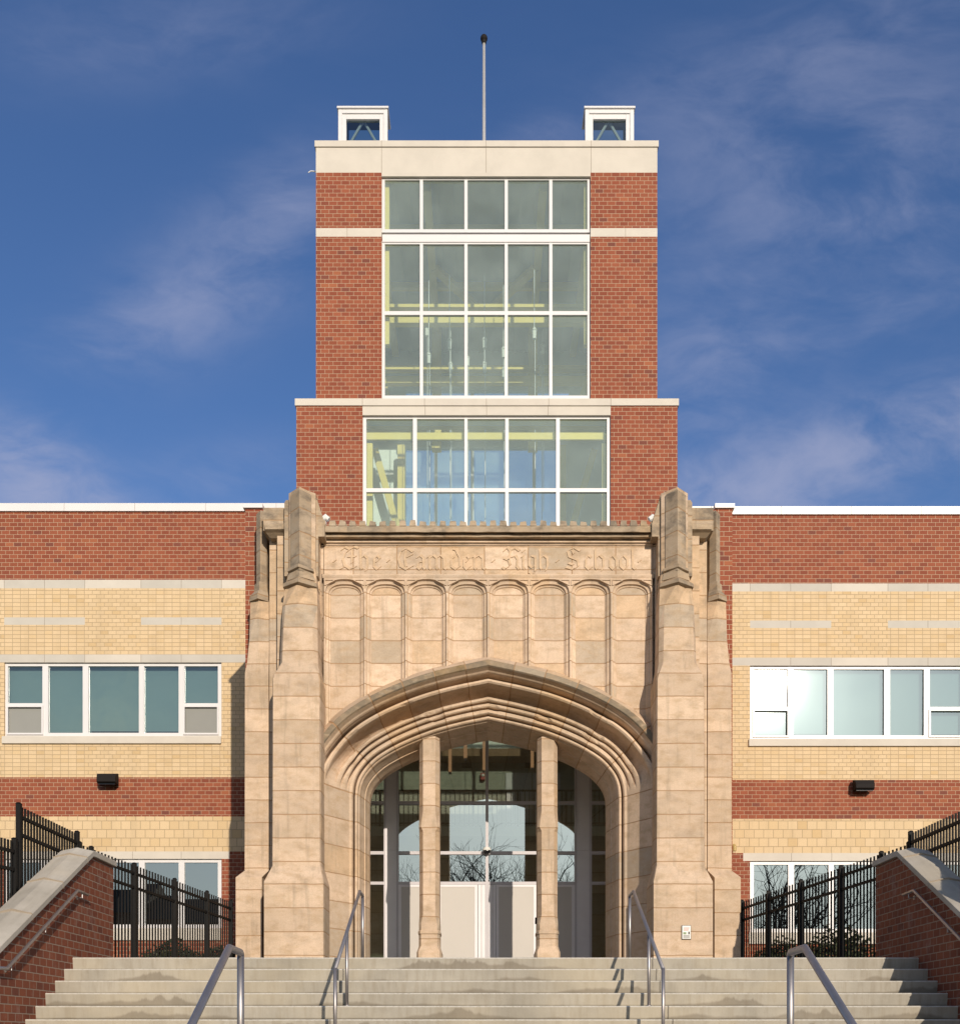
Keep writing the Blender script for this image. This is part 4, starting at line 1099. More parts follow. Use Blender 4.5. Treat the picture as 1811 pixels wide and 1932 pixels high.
# ---- carved inscription: broad-nib blackletter strokes, raised a little from the frieze
def inscription():
    LET = {
     'T': [[(.05, .95), (.25, 1.08), (.5, .98), (.8, 1.1), (1, 1.02)], [(.55, 1.0), (.25, .8), (.12, .5), (.2, .2), (.5, .02), (.85, .12)], [(.62, .95), (.62, .3)], [(.4, .62), (.85, .62)], [(.0, .05), (.3, .14), (.55, .0)]],
     'h': [[(.08, 1.0), (.12, .1), (.25, 0)], [(.15, .55), (.5, .68), (.75, .55), (.78, .15), (.62, -.08)]],
     'e': [[(.15, .5), (.12, .15), (.45, 0), (.8, .12)], [(.15, .5), (.5, .68), (.75, .52), (.2, .3)]],
     'C': [[(.95, .85), (.6, 1.05), (.2, .85), (.08, .5), (.2, .15), (.55, 0), (.95, .15)], [(.55, .95), (.45, .5), (.55, .12)], [(.62, .62), (.9, .7)]],
     'a': [[(.15, .58), (.45, .68), (.75, .56), (.75, .12), (.92, 0)], [(.7, .4), (.25, .3), (.15, .1), (.4, 0), (.72, .14)]],
     'm': [[(.02, .6), (.1, .66), (.1, .08), (.18, 0)], [(.12, .56), (.32, .68), (.45, .56), (.45, .08), (.52, 0)], [(.47, .56), (.68, .68), (.82, .56), (.82, .08), (.95, 0)]],
     'd': [[(.5, .66), (.15, .5), (.15, .14), (.5, 0), (.82, .15), (.82, .62), (.5, .98), (.15, .92)]],
     'n': [[(.05, .6), (.18, .66), (.18, .08), (.3, 0)], [(.2, .56), (.55, .68), (.75, .56), (.75, .08), (.92, 0)]],
     'H': [[(.1, .9), (.3, 1.08), (.45, .9), (.35, .5), (.45, .2), (.15, .0), (.0, .1)], [(.4, .9), (.75, 1.05), (.95, .9)], [(.5, .6), (.75, .66), (.85, .5), (.8, .15), (.95, 0)], [(.1, .55), (.35, .45)]],
     'i': [[(.2, .6), (.45, .66), (.45, .08), (.75, 0)], [(.4, .86), (.6, .92)]],
     'g': [[(.75, .6), (.4, .67), (.15, .55), (.15, .2), (.45, .08), (.75, .2)], [(.78, .66), (.78, -.1), (.5, -.25), (.15, -.12)]],
     'S': [[(.95, .9), (.6, 1.06), (.15, .9), (.25, .62), (.8, .45), (.85, .15), (.5, 0), (.05, .1)], [(.45, .95), (.55, .75)], [(.2, .3), (.5, .22)]],
     'c': [[(.8, .58), (.5, .68), (.15, .5), (.15, .15), (.5, 0), (.85, .1)]],
     'o': [[(.5, .68), (.15, .52), (.15, .15), (.5, 0), (.82, .15), (.82, .5), (.5, .68)]],
     'l': [[(.3, 1.0), (.4, .1), (.75, 0)]],
     '.': [[(.2, .38), (.5, .44)]],
    }
    place = [('.', 629, 638), ('T', 644, 677), ('h', 679, 698), ('e', 704, 722), ('.', 730, 739), ('C', 750, 781), ('a', 785, 804), ('m', 807, 845), ('d', 849, 872), ('e', 874, 890), ('n', 891, 918),
             ('.', 928, 937), ('H', 948, 982), ('i', 983, 993), ('g', 996, 1014), ('h', 1017, 1038), ('.', 1049, 1058), ('S', 1067, 1096), ('c', 1103, 1119), ('h', 1121, 1144), ('o', 1148, 1166), ('o', 1168, 1187), ('l', 1189, 1202), ('.', 1204, 1213)]
    base, cap = 1074.5, 1036.0
    Y = YP+.02; seq = 0
    mt = stone_mat('stone_letters', 30., -15., soot=.1, joints=False, base=(0.66, 0.503, 0.368))
    fz = [o for o in bpy.data.objects if o.name == 'frieze'][0]
    sc = (base-cap)*Y/F; hb = (PY0-base)*Y/F
    nx, nz = .021, .016
    for ch, p0, p1 in place:
        x0 = relx(p0, Y); w = (p1-p0)*Y/F; mb = MB()
        for st_ in LET[ch]:
            P = [(x0+u*w, Zh(hb+v*sc)) for u, v in st_]
            for (a_, b_) in zip(P[:-1], P[1:]):
                dep = Y-.017-.0005*(seq % 9); seq += 1
                dx, dz = b_[0]-a_[0], b_[1]-a_[1]
                cr = dx*nz-dz*nx
                q = [(a_[0]-nx, a_[1]-nz), (a_[0]+nx, a_[1]+nz), (b_[0]+nx, b_[1]+nz), (b_[0]-nx, b_[1]-nz)]
                if abs(cr) < .0009:
                    L_ = math.hypot(dx, dz) or 1; ox, oz = -dz/L_*.007, dx/L_*.007
                    q = [(a_[0]-nx-ox, a_[1]-nz-oz), (b_[0]+nx-ox, b_[1]+nz-oz), (b_[0]+nx+ox, b_[1]+nz+oz), (a_[0]-nx+ox, a_[1]-nz+oz)]
                    cr = -1
                if cr > 0: q = list(reversed(q))
                ar = sum(q[i][0]*q[(i+1) % 4][1]-q[(i+1) % 4][0]*q[i][1] for i in range(4))
                if ar < 0: q = list(reversed(q))
                mb.prism(q, dep, Y+.004)
        mb.build('carved_letter', mt, PO)
inscription()

# ------------------------------------------------------------------ glazed entrance screen and lobby
YG = 25.6
def entrance():
    mb = MB()
    def bx(a_, b_, c_, d_, ya=0., yb=.12, m=0): mb.box(WX(a_, YG), WX(b_, YG), YG+ya, YG+yb, WZ(d_, YG), WZ(c_, YG), m)
    top, bot = 1345, 1870
    G = WZ(1869, YG)
    # heavy posts and slim frame members
    for a_, b_ in ((640, 646), (724, 727.5), (748, 752), (916, 921.5), (1084, 1088), (1112, 1116.5), (1196, 1202)): bx(a_, b_, top, 1869)
    for a_, b_ in ((727.5, 748), (1088, 1112)): bx(a_, b_, top, 1605, .03, .16, 1); bx(a_, b_, 1605.5, 1869, .025, .16, 1)
    for a_, b_ in ((646, 724), (752, 916), (921.5, 1084), (1116.5, 1196)):
        bx(a_, b_, 1512, 1518, .003, .11); bx(a_, b_, 1606.5, 1612.5, .003, .11); bx(a_, b_, 1664, 1669.5, .003, .11)
    es = mb.build('entrance_screen', [M['alu'], M['alu_pale']], school)
    mb = MB(); g = YG+.05
    def pane(a_, b_, c_, d_): mb.quad([(WX(a_, YG), g, WZ(d_, YG)), (WX(b_, YG), g, WZ(d_, YG)), (WX(b_, YG), g, WZ(c_, YG)), (WX(a_, YG), g, WZ(c_, YG))])
    for a_, b_ in ((646, 724), (752, 916), (921.5, 1084), (1116.5, 1196)):
        for c_, d_ in ((top, 1512), (1518, 1606.5), (1612.5, 1664)): pane(a_, b_, c_, d_)
    pane(646, 724, 1669.5, 1869); pane(1116.5, 1196, 1669.5, 1869)
    mb.build('pane', M['glass_l'], es)
    # boarded door leaves
    for a_, b_ in ((752, 826), (826.5, 901), (936, 1012), (1012.5, 1084)):
        mb = MB()
        bx(a_, a_+5, 1670, 1868, -.01, .06, 1); bx(b_-5.5, b_, 1670, 1868, -.01, .06, 1)
        bx(a_+5, b_-5.5, 1670, 1674, -.009, .06, 1); bx(a_+5, b_-5.5, 1862, 1868, -.009, .06, 1)
        bx(a_+5, b_-5.5, 1674, 1862, .004, .05, 0)
        mb.build('door', [M['cream'], M['alu_pale']], es)
    mb = MB()
    for a_, b_ in ((902, 908), (908.6, 915.5), (922, 929), (929.6, 935.4)): bx(a_, b_, 1670, 1868, .0, .07, 0)
    mb.build('door_post', M['alu_pale'], es)
    # lobby shell behind
    mb = MB()
    y0, y1 = YG+.2, 34.35
    mb.box(-4.4, 4.5, y0, y1, -.22, -.02, 1)
    mb.box(-4.4, -4.25, y0, y1, -.02, 7.9, 0); mb.box(4.35, 4.5, y0, y1, -.02, 7.9, 0)
    mb.box(-4.25, 4.35, y1-.2, y1, -.02, 7.905, 0)
    mb.box(-4.25, 4.35, 31.6, y1-.2, Zh(5.86), Zh(6.14), 2)
    mb.box(-4.25, 4.35, 33.3, y1-.2, Zh(8.62), Zh(8.85), 5)
    # dark doors and grilles on the far wall
    for x0, x1, z0, z1 in ((.7, 1.5, Zh(6.14), Zh(8.3)), (1.55, 2.4, Zh(6.14), Zh(8.3))): mb.box(x0, x1, y1-.26, y1-.203, z0, z1, 3)
    for px in (880, 1000): mb.box(WX(px-9, 34), WX(px+9, 34), y1-.24, y1-.204, WZ(1447, 34), WZ(1430, 34), 4)
    lb = mb.build('lobby', [M['lobbywall'], M['darkfloor'], M['plaster'], M['alu'], M['black'], M['wood']], school)
    mb = MB(); yr = 31.7
    mb.bar((-4.2, yr, Zh(7.2)), (4.3, yr, Zh(7.2)), .05, .05)
    mb.bar((-4.2, yr, Zh(6.25)), (4.3, yr, Zh(6.25)), .04, .04)
    k = -4.2
    while k < 4.3: mb.bar((k, yr, Zh(6.2)), (k, yr, Zh(7.2)), .022, .022); k += .135
    for k in (-3, -1.6, -.3, 1, 2.4, 3.6): mb.bar((k, yr, Zh(6.14)), (k, yr, Zh(7.22)), .06, .06)
    mb.build('balcony_railing', M['black'], lb)
    return es
entrance()
# fire alarm, lobby lamps, dome camera
al = MB(); al.box(WX(907, 34), WX(915, 34), 33.95, 34.14, WZ(1472, 34), WZ(1459, 34)); al.dome((WX(911, 34), 33.94, WZ(1464, 34)), .05, 12, 6, 1)
tag(al.build('fire_alarm', [M['red_alarm'], M['signw']], None, (WX(911, 34), 34.0, WZ(1465, 34)), bevel=.01), 'small red fire alarm on the far lobby wall, seen through the glass', 'fire alarm')
def lobby_lamp(px, pyb, y, wpx, label):
    x = WX(px, y); zb = WZ(pyb, y)
    t_ = thing('pendant_lamp', label, 'pendant lamp', (x, y, zb), 'tube lamps hanging in the lobby')
    r = wpx*y/F/2
    mb = MB(); mb.box(x-r, x+r, y-r, y+r, zb, zb+1.9); mb.box(x-r*.85, x+r*.85, y-r*.85, y+r*.85, zb-.05, zb+.001, 1); mb.build('lamp_tube', [M['tan_lamp'], M['alu']], t_)
    mb = MB(); mb.tube([(x, y, zb+1.9), (x, y, 7.9 if y < 27 else 11)], .01, 6); mb.build('cord', M['black'], t_)
lobby_lamp(849, 1457, 27.5, 6, 'tan tube lamp in the lobby, first on the left behind the glass above the doors')
lobby_lamp(878, 1431, 29.0, 6.5, 'shortest tan tube lamp in the lobby, second from the left behind the glass')
lobby_lamp(913, 1454, 27.5, 5.5, 'tan tube lamp in the lobby close beside the central door frame')
lobby_lamp(1004, 1449, 27.8, 6, 'tan tube lamp in the lobby next to the right stone column')
dcx, dcz = WX(918.5, YG), WZ(1607, YG)
dc = thing('security_camera', 'round security dome camera fixed to the door frame above the entrance doors', 'camera', (dcx, YG-.02, dcz))
mb = MB(); mb.tube([(dcx, YG-.005, dcz+.04), (dcx, YG-.10, dcz+.04)], .04, 12); mb.tube([(dcx, YG-.12, dcz+.07), (dcx, YG-.12, dcz+.0)], [.075, .105], 20); mb.build('housing', M['signw'], dc)
mb = MB(); mb.dome((dcx, YG-.12, dcz), .085, 20, 8, 0, -math.pi/2, 0); mb.build('dome', M['dome'], dc, smooth=True)

# ------------------------------------------------------------------ pendant lamps on cables inside the tower
def tower_lamp(px, py, y, label):
    x = WX(px, y); z = WZ(py, y)
    t_ = thing('pendant_lamp', label, 'pendant lamp', (x, y, z), 'small lamps on cables in the tower')
    mb = MB(); mb.tube([(x, y, z+.20), (x, y, z+.12), (x, y, z+.10), (x, y, z-.1)], [.03, .075, .055, .05], 10); mb.build('lamp_head', M['signw'], t_)
    mb = MB(); mb.tube([(x, y, z+.2), (x, y, 19.2)], .012, 6)
    mb.tube([(x+.02, y+.02, z-.1), (x+.02, y+.02, z-4.6)], .010, 6); mb.build('cable', M['cable'], t_)
for i, (px, py, y) in enumerate(((809, 679, 29.2), (848, 652, 29.0), (850, 696, 31.0), (882, 684, 30.2), (914, 650, 29.0), (914, 695, 31.0), (950, 668, 29.4), (950, 706, 31.4), (1008, 632, 28.8), (1024, 660, 31.2), (1021, 702, 32.0), (805, 627, 30.5))):
    where = ['low white lamp nearest the left edge of the tall tower window', 'bright white lamp on a cable, second from left in the tall tower window', 'dim lamp hanging under the bright second lamp of the tower window',
             'white lamp half hidden by the window bar left of centre in the tower', 'bright white lamp at the very centre of the tall tower window', 'lower lamp on the centre line of the tall tower window',
             'upper white lamp just left of the right of centre window bar in the tower', 'lower dim lamp left of the right of centre window bar in the tower', 'highest bright white lamp, right of centre in the tall tower window',
             'dim lamp right of the highest bright lamp in the tower', 'lowest dim lamp at the right of the tall tower window', 'dim upper lamp near the left of the tall tower window'][i]
    tower_lamp(px, py, y, where)

# ------------------------------------------------------------------ flagpole
fx = WX(913, 30.5); fy = 30.5; fz = WZ(266, YT2)-.1; ft = WZ(76, fy)
fp = thing('flagpole', 'thin pale flagpole with a dark ball on top, standing on the tower roof', 'flagpole', (fx, fy, fz))
mb = MB(); mb.tube([(fx, fy, fz), (fx, fy, fz+1.5), (fx, fy, ft)], [.058, .055, .04], 14); mb.build('pole', plain('pole_metal', (.62, .60, .58), .35, .4), fp, smooth=True)
mb = MB(); mb.dome((fx, fy, ft+.06), .10, 18, 10); mb.build('finial', M['bronze'], fp, smooth=True)
mb = MB(); mb.tube([(fx, fy, ft-.08), (fx, fy, ft)], [.06, .075], 14); mb.build('truck', M['bronze'], fp)

# ------------------------------------------------------------------ wall lamps on the wings
def wall_lamp(x, z, label):
    t_ = thing('wall_lamp', label, 'wall lamp', (x, YW, z), 'wall lamps on the brick wings')
    mb = MB(); w_ = .245; h_ = .15
    r = lambda y, dz0, dz1, ww: [(x-ww, y, z+dz0), (x+ww, y, z+dz0), (x+ww, y, z+dz1), (x-ww, y, z+dz1)]
    mb.loft([r(YW+.002, -h_+.03, h_-.03, .2), r(YW-.05, -h_+.02, h_-.02, .215), r(YW-.10, -h_, h_, w_), r(YW-.27, -h_+.02, h_-.04, w_), r(YW-.33, -h_+.05, .0, w_-.01)], 0)
    mb.build('lamp_body', M['bronze'], t_, bevel=.012)
    mb = MB(); mb.box(x-w_+.03, x+w_-.03, YW-.29, YW-.11, z-h_-.012, z-h_+.001); mb.build('lens', M['dome'], t_)
    return t_
wl = wall_lamp(WX(208, YW), WZ(1473, YW), 'dark box wall lamp on the left wing red band, under the teal windows')
copy_thing(wl, (WX(1624, YW), YW, WZ(1485, YW)), 'dark box wall lamp on the right wing red band, under the bright windows')

# small hooded outlet beside the right buttress
mb = MB(); x_ = WX(1386, YW-.2); z_ = WZ(1603, YW)
mb.tube([(x_, YW-.0, z_+.03), (x_, YW-.12, z_+.06), (x_, YW-.17, z_+.02), (x_, YW-.17, z_-.07)], [.05, .055, .055, .05], 10)
tag(mb.build('wall_outlet', plain('tan_outlet', (.50, .36, .14), .5), None, (x_, YW, z_)), 'small tan hooded outlet on the yellow wall beside the stone buttress', 'outlet')
# card reader on the inner side of the right column, floodlights behind the battlement, chairs stacked in the lobby
crx = relx(1033, 22.35)-.212
mb = MB(); mb.box(crx-.028, crx+.004, 22.45, 22.55, WZ(1743, 22.4), WZ(1731, 22.4)); mb.box(crx-.031, crx-.027, 22.46, 22.54, WZ(1741, 22.4), WZ(1737, 22.4), 1)
tag(mb.build('card_reader', [M['black'], M['alu']], None, (crx, 22.5, WZ(1737, 22.4)), bevel=.004), 'small black card reader on the inner side of the right stone column', 'card reader')
for px, lbl in ((614, 'small white floodlight on the roof behind the left end of the battlement'), (1231, 'small white floodlight on the roof behind the right end of the battlement')):
    x_ = WX(px, 22.6); z_ = WZ(984, 22.6)
    fl = thing('floodlight', lbl, 'floodlight', (x_, 22.6, z_), 'white floodlights on the porch roof')
    mb = MB(); mb.tube([(x_-.07, 22.6, z_+.04), (x_, 22.6, z_+.085), (x_+.07, 22.6, z_+.04)], [.05, .06, .05], 10); mb.build('lamp_head', M['signw'], fl)
    mb = MB(); mb.tube([(x_, 22.62, WZ(990, 22.6)-2.4), (x_, 22.62, z_+.06)], .02, 8); mb.build('pole', M['alu'], fl)
chs = thing('stacked_chairs', 'stack of blue chairs with yellow legs inside the lobby, right of the doors', 'chairs', (WX(1140, 26.6), 26.6, -.02))
mb = MB(); mb2 = MB(); x_ = WX(1140, 26.6)
for k in range(9):
    o = .055*k
    mb.bar((x_-.30+o*.6, 26.5, .72+o*.55), (x_+.28+o*.6, 26.5, 1.02+o*.55), .05, .022); mb.bar((x_-.28+o*.6, 26.52, .2+o*.4), (x_-.30+o*.6, 26.52, .72+o*.5), .03, .03)
    mb2.bar((x_-.26+o*.6, 26.46, .75+o*.55), (x_-.02+o*.7, 26.46, -.0+o*.2), .018, .018); mb2.bar((x_+.2+o*.6, 26.46, 1.0+o*.55), (x_+.28+o*.6, 26.46, 0+o*.2), .018, .018)
mb.build('seats', plain('blue_plastic', (.05, .10, .22), .4), chs); mb2.build('legs', M['yellow'], chs)
# notice on the right pier
ys = 20.62; sx0, sx1, sz0, sz1 = WX(1286, ys), WX(1303.5, ys), WZ(1773, ys), WZ(1746.5, ys)
sg_ = thing('notice_sign', 'small white notice with red and black lines fixed to the stone pier', 'sign', ((sx0+sx1)/2, ys, sz0))
mb = MB(); mb.box(sx0, sx1, ys-.006, ys+.03, sz0, sz1, 1); mb.box(sx0+.008, sx1-.008, ys-.010, ys-.0058, sz0+.008, sz1-.008, 0); mb.build('plate', [M['signw'], M['signk']], sg_, bevel=.003)
mb = MB(); W_ = sx1-sx0; H_ = sz1-sz0
for k in range(3): mb.box(sx0+.03, sx1-.03-.01*k, ys-.012, ys-.0101, sz1-.055-.022*k, sz1-.045-.022*k, 0)
mb.box(sx0+.025, sx0+.085, ys-.012, ys-.0101, sz0+.095, sz0+.135, 2); mb.box(sx1-.055, sx1-.025, ys-.012, ys-.0101, sz0+.095, sz0+.145, 1)
for k in range(4): mb.box(sx0+.025, sx1-.03+.005*(k % 2), ys-.012, ys-.0101, sz0+.022+.017*k, sz0+.030+.017*k, 1)
mb.build('print', [M['signr'], M['signk'], M['signg']], sg_)

# ------------------------------------------------------------------ stair walls with sloped coping
def stair_wall(s, label):
    xi = SL if s < 0 else SR; xo = xi+s*.38
    kz, kZ, ez = 15.40, 1.47, 16.32
    lz = 11.9; lZ = kZ-.535*(kz-lz); fz = 10.6
    t_ = thing('stair_wall', label, 'wall', ((xi+xo)/2, 13.5, -1.4))
    mb = MB()
    prof = [(fz, lZ), (lz, lZ), (kz, kZ), (ez, kZ)]
    a_, b_ = min(xi, xo), max(xi, xo)
    for (y0, z0), (y1, z1) in zip(prof[:-1], prof[1:]):
        mb.quad([(b_, y0, -2.76), (b_, y1, -2.76), (b_, y1, z1), (b_, y0, z0)])
        mb.quad([(a_, y1, -2.76), (a_, y0, -2.76), (a_, y0, z0), (a_, y1, z1)])
        mb.quad([(a_, y0, z0), (b_, y0, z0), (b_, y1, z1), (a_, y1, z1)])
    mb.quad([(b_, ez, -2.76), (a_, ez, -2.76), (a_, ez, kZ), (b_, ez, kZ)]); mb.quad([(a_, fz, -2.76), (b_, fz, -2.76), (b_, fz, lZ), (a_, fz, lZ)])
    mb.build('brick_body', M['red_wall'], t_)
    mb = MB(); ov = .045; th = .085; rdg = .05; xm = (a_+b_)/2
    rings = []
    for (y, z) in ((fz-.04, lZ), (lz-.06, lZ), (lz+.03, lZ+.02), (kz-.03, kZ-.005), (kz+.06, kZ+.004), (ez+.03, kZ+.004)):
        rings.append([(a_-ov, y, z+.004), (b_+ov, y, z+.004), (b_+ov, y, z+th), (xm, y, z+th+rdg), (a_-ov, y, z+th)])
    mb.loft(rings, 0)
    cp = mb.build('coping', M['coping'], t_, bevel=.008)
    mb = MB()
    for f in (.12, .40, .68, .93):
        y = lz+(kz-lz)*f; z = lZ+(kZ-lZ)*f; e = .002
        pts = [(a_-ov, z), (b_+ov, z), (b_+ov, z+th), (xm, z+th+rdg), (a_-ov, z+th)]
        cen = (xm, z+.05)
        ring0 = [(x+(.003 if x > xm else -.003 if x < xm else 0), y-e-(zz-z)*.5, zz+.003) for x, zz in pts]
        ring1 = [(x+(.003 if x > xm else -.003 if x < xm else 0), y+e-(zz-z)*.5, zz+.003+e*1.05) for x, zz in pts]
        mb.loft([ring0, ring1], 0)
    mb.build('coping_joint', plain('coping_joint_rust', (.36, .30, .235), .9), cp)
    return t_
stair_wall(-1, 'dark red brick stair wall with pale sloping coping, sunlit, on the left of the steps')
stair_wall(1, 'dark red brick stair wall in shade with pale sloping coping, on the right of the steps')

# ------------------------------------------------------------------ handrails
RR = .021
def stair_rail(x, label):
    t_ = thing('handrail', label, 'handrail', (x, 14.0, -.688), 'steel handrails standing in the upper flight')
    zt, zb = .93, -.30
    mb = MB(); mb.tube([(x, 15.38, zt-.01), (x, 15.0, zt), (x, 12.52, zb)], RR+.001, 14); mb.build('top_rail', M['steel'], t_, smooth=True)
    for y, z0, z1 in ((15.38, 0, zt), (13.6, -4*RI, zt-(15.0-13.6)*(zt-zb)/2.48), (12.52, -7*RI, zb+.02)):
        mb = MB(); mb.tube([(x, y, z0), (x, y, z1)], RR, 14); mb.tube([(x, y, z0), (x, y, z0+.012)], .036, 14); mb.build('post', M['steel'], t_, smooth=True)
    return t_
h0 = stair_rail(-1.70, 'steel handrail standing in the upper steps left of the arched doors')
copy_thing(h0, (2.06, 14.0, -.688), 'steel handrail standing in the upper steps right of the arched doors, below the notice')
def low_rail(x, label):
    t_ = thing('handrail', label, 'handrail', (x, 7.2, -1.376), 'steel handrails of the lower flight')
    zt = EYE+(PY0-1789)*7.0/F
    mb = MB(); mb.tube([(x, 7.34, zt-.03), (x, 7.31, zt-.004), (x, 7.0, zt), (x, 5.0, zt-2.0*.56)], RR+.0035, 16); mb.build('top_rail', M['steel'], t_, smooth=True)
    for y, z0, z1 in ((7.33, -1.376, zt-.005), (5.0, -2.75, zt-1.1)):
        mb = MB(); mb.tube([(x, y, z0), (x, y, z1)], RR+.003, 16); mb.build('post', M['steel'], t_, smooth=True)
    return t_
l0 = low_rail(WX(454, 7.33), 'nearest steel handrail at lower left, cut off by the bottom edge of the picture')
copy_thing(l0, (WX(1491, 7.33), 7.2, -1.376), 'nearest steel handrail at lower right, cut off by the bottom edge of the picture')
def wall_rail(s, label):
    x = (SL+.075) if s < 0 else (SR-.075)
    xi = SL if s < 0 else SR
    t_ = thing('handrail', label, 'handrail', (x, 13.6, 0), 'steel handrails on the stair walls')
    zt, zb = .90, -.29
    mb = MB(); mb.tube([(x, 15.05, zt-.01), (x, 14.68, zt), (x, 12.5, zb), (x, 12.2, zb-.01)], RR, 14); mb.build('top_rail', M['steel'], t_, smooth=True)
    for y in (14.85, 13.6, 12.62):
        z = zt if y > 14.68 else zt-(14.68-y)*(zt-zb)/2.18
        mb = MB(); mb.tube([(xi, y, z-.075), (x, y, z-.075), (x, y, z-.015)], .008, 8); mb.tube([(xi, y, z-.075), (xi-s*.008, y, z-.075)], .03, 14); mb.build('bracket', M['steel'], t_)
    return t_
wall_rail(-1, 'steel handrail bracketed to the sunlit left brick stair wall')
wall_rail(1, 'steel handrail bracketed to the shaded right brick stair wall')

# ------------------------------------------------------------------ black picket fences
def fence(pts, label, group='black picket fences beside the steps'):
    """pts: list of (x, y, base z, top z) post positions"""
    x0, y0, b0, t0 = pts[0]
    t_ = thing('picket_fence', label, 'fence', (x0, y0, b0), group)
    for (x, y, bz, tz) in pts:
        mb = MB(); w_ = .030
        mb.box(x-w_, x+w_, y-w_, y+w_, bz, tz+.02); mb.loft([[(x-w_-.004, y-w_-.004, tz+.02), (x+w_+.004, y-w_-.004, tz+.02), (x+w_+.004, y+w_+.004, tz+.02), (x-w_-.004, y+w_+.004, tz+.02)],
            [(x-w_*.6, y-w_*.6, tz+.04), (x+w_*.6, y-w_*.6, tz+.04), (x+w_*.6, y+w_*.6, tz+.04), (x-w_*.6, y+w_*.6, tz+.04)]], 0)
        mb.build('post', M['black'], t_)
    for (xa, ya, ba, ta), (xb, yb, bb, tb) in zip(pts[:-1], pts[1:]):
        A = Vector((xa, ya, 0)); B = Vector((xb, yb, 0)); L_ = (B-A).length
        mb = MB()
        for za, zb__ in ((ta-.14, tb-.14), (ta-.37, tb-.37), (ba+.13, bb+.13)):
            mb = MB(); mb.bar(A+Vector((0, 0, za)), B+Vector((0, 0, zb__)), .034, .042); mb.build('rail', M['black'], t_)
        mb = MB(); n = max(2, int(round(L_/.098)))
        for k in range(1, n):
            f = k/n; p = A.lerp(B, f); zb_ = ba+(bb-ba)*f+.05; zt_ = ta+(tb-ta)*f
            mb.box(p.x-.0115, p.x+.0115, p.y-.0115, p.y+.0115, zb_, zt_-.004)
        mb.build('pickets', M['black'], t_)
    return t_
for s in (-1, 1):
    c = 0.0
    far = (-4.98, 21.55) if s < 0 else (5.10, 21.55)
    near = (-6.0, 16.22) if s < 0 else (6.32, 16.22)
    n = 4; pts = []
    for k in range(n):
        f = k/(n-1)
    ks = [0, .06, .30, .56, .80, 1.0] if s < 0 else [0, .13, .34, .58, .80, 1.0]
    for f in ks:
        pts.append((near[0]+(far[0]-near[0])*f, near[1]+(far[1]-near[1])*f, 0.0, 1.80-.19*f))
    side = 'left' if s < 0 else 'right'
    fence(pts, f'long black metal picket fence between the {side} stair wall and the stone portal')
    # raised length beside the stair wall, stepping down along the slope
    xo = -6.02 if s < 0 else 6.33
    fence([(xo, 14.15, -1.0, 1.93), (xo, 16.18, -.3, 1.95)], f'taller length of black picket fence behind the coping of the {side} stair wall')
    fence([(xo-s*.0, 12.2, -1.8, 1.32), (xo, 14.02, -1.1, 1.45)], f'lower length of black picket fence at the {side} picture edge beside the stairs')

# ------------------------------------------------------------------ shrubs at the foot of the wings
def shrub(x, y, w, h, n, label, seed):
    r_ = random.Random(seed); mb = MB()
    for k in range(n):
        an = r_.uniform(0, 2*math.pi); rr = math.sqrt(r_.random()); u = r_.random()
        bump = 1+.25*mnoise.noise((an*1.3, u*3, seed))
        p = Vector((x+w*rr*math.cos(an)*bump, y+w*.55*rr*math.sin(an)*bump, h*u*(1-.45*rr*rr)*bump+.02))
        d = Vector((r_.gauss(0, 1), r_.gauss(0, 1), r_.gauss(.3, 1))).normalized(); e = d.cross(Vector((r_.gauss(0, 1), r_.gauss(0, 1), r_.gauss(0, 1)))).normalized()
        L_ = r_.uniform(.05, .10); b_ = L_*.45
        mb.quad([p, p+d*L_*.5+e*b_, p+d*L_, p+d*L_*.5-e*b_])
    t_ = thing('shrub', label, 'shrub', (x, y, 0), 'low shrubs at the foot of the wings')
    mb.build('foliage', M['leaf'], t_)
    mb = MB()
    for k in range(9):
        an = r_.uniform(0, 6.28); mb.tube([(x+.1*math.cos(an), y+.06*math.sin(an), -.03), (x+w*.6*math.cos(an), y+w*.35*math.sin(an), h*.7)], [.014, .005], 5)
    mb.build('stem', M['bark'], t_)
shr = [(-7.6, 26.6, .9, 1.25, 'dark low shrub behind the left fence, next to the brick stair wall'), (-6.3, 26.4, .85, 1.1, 'dark low shrub behind the left fence, near the stone buttress'),
       (8.55, 26.2, .95, 1.6, 'dark green shrub behind the right fence, next to the brick stair wall'), (7.2, 26.4, .8, 1.25, 'dark green shrub behind the middle of the right fence')]
for i, (x, y, w, h, lb_) in enumerate(shr): shrub(x, y, w, h, 5200, lb_, 11+i)

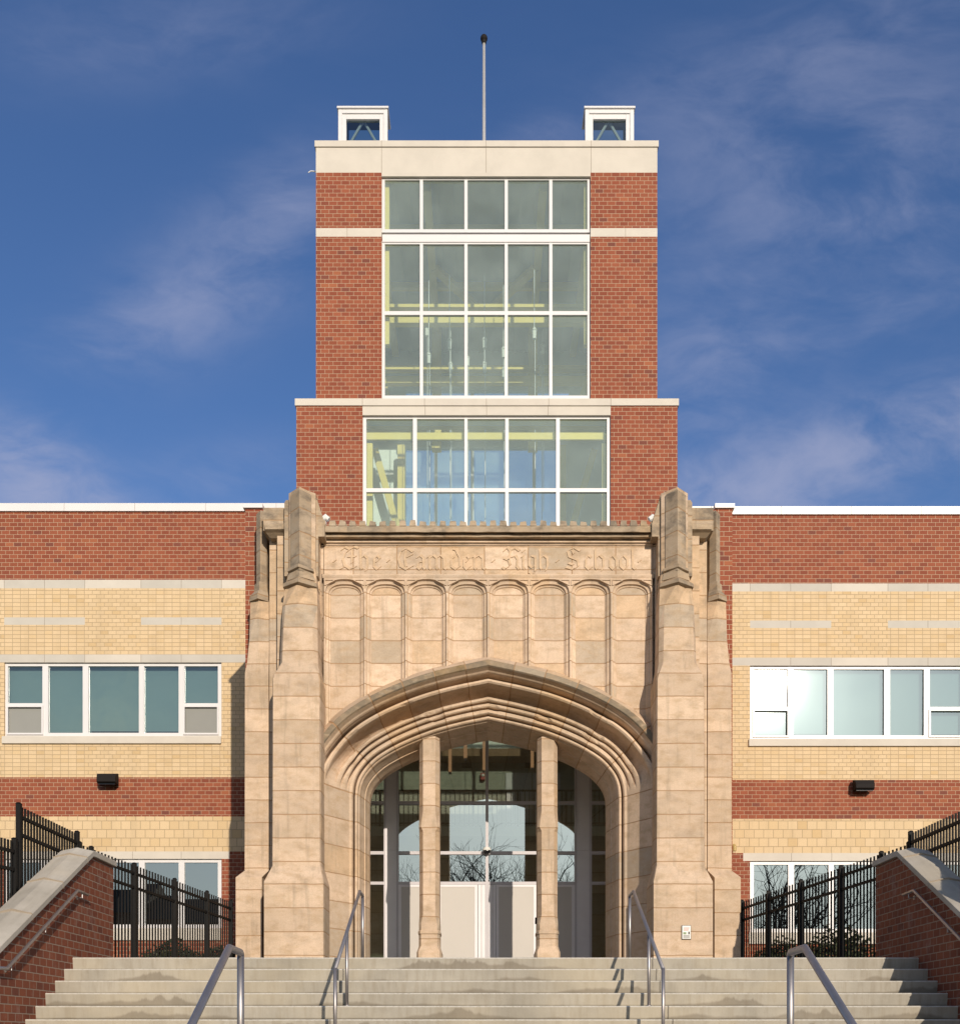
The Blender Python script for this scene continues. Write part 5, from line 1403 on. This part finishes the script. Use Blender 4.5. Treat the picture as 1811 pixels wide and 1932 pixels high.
# ------------------------------------------------------------------ bare street trees and houses across the street (they show in the panes)
def bare_tree(x, y, h, seed, label):
    r_ = random.Random(seed); z = -2.76
    t_ = thing('bare_tree', label, 'tree', (x, y, z), 'bare trees across the street')
    tr = MB(); cr = MB()
    def branch(mbx, p, d, L_, rad, depth):
        pts = [p]; dd = d.copy(); q = p.copy(); n = 4 if depth < 3 else 3
        for k in range(n):
            dd = (dd+Vector((r_.gauss(0, .16), r_.gauss(0, .16), r_.gauss(.03, .10)))).normalized()
            q = q+dd*L_/n; pts.append(q.copy())
        mbx.tube(pts, [rad*(1-.45*k/n) for k in range(n+1)], 6 if depth < 2 else 3, cap=False)
        if depth >= 6: return
        nb_ = 3 if depth < 3 else 2
        for k in range(nb_+(1 if depth == 0 else 0)):
            f = r_.uniform(.55, 1.0) if k else 1.0
            i_ = min(n, max(1, int(round(f*n))))
            sp = .55 if depth else .5
            nd_ = (dd+Vector((r_.gauss(0, sp), r_.gauss(0, sp), r_.gauss(.15, .35)))).normalized()
            branch(cr, pts[i_], nd_, L_*r_.uniform(.62, .82), rad*.55, depth+1)
    branch(tr, Vector((x, y, z)), Vector((0, 0, 1)), h*.30, h*.020, 0)
    tr.build('trunk', M['bark'], t_); cr.build('crown', M['bark'], t_)
for i, (x, y, h) in enumerate(((-6.5, -60, 26), (-2.6, -57, 25), (.6, -61, 27), (4.0, -58, 26), (8.0, -58, 25), (27, -58, 25), (31, -60, 23), (36.5, -58, 25), (-31, -60, 19), (-37, -58, 18))):
    bare_tree(x, y, h, 40+i, 'bare winter tree across the street, seen only reflected in the window glass')
def house(x, y, w, h, i):
    t_ = thing('row_house', 'dark house across the street, seen only as a reflection in the lower windows', 'house', (x, y, -2.76), 'houses across the street')
    mb = MB(); mb.box(x-w/2, x+w/2, y-9, y, -2.76, -2.76+h); mb.build('wall', M['red_box'], t_)
    mb = MB(); z = -2.76+h
    mb.loft([[(x-w/2-.3, y+.3, z), (x-w/2-.3, y-4.5, z+2.6), (x-w/2-.3, y-9.3, z)], [(x+w/2+.3, y+.3, z), (x+w/2+.3, y-4.5, z+2.6), (x+w/2+.3, y-9.3, z)]], 0); mb.build('roof', M['darkroof'], t_)
    for k in range(2):
        for r_ in range(2):
            mb = MB(); xx = x+(-.25+.5*k)*w; zz = -1.5+3*r_; mb.box(xx-.5, xx+.5, y-.05, y+.04, zz, zz+1.5); mb.build('window', M['dome'], t_)
for i, x in enumerate((-54, -44, -34, -24, 17, 27, 37, 47)): house(x, -37, 9.6, (11.2 if x < 0 else 5.6)+(i*37 % 5)*.35, i)
for o in bpy.data.objects:
    if '_o' in o: del o['_o']
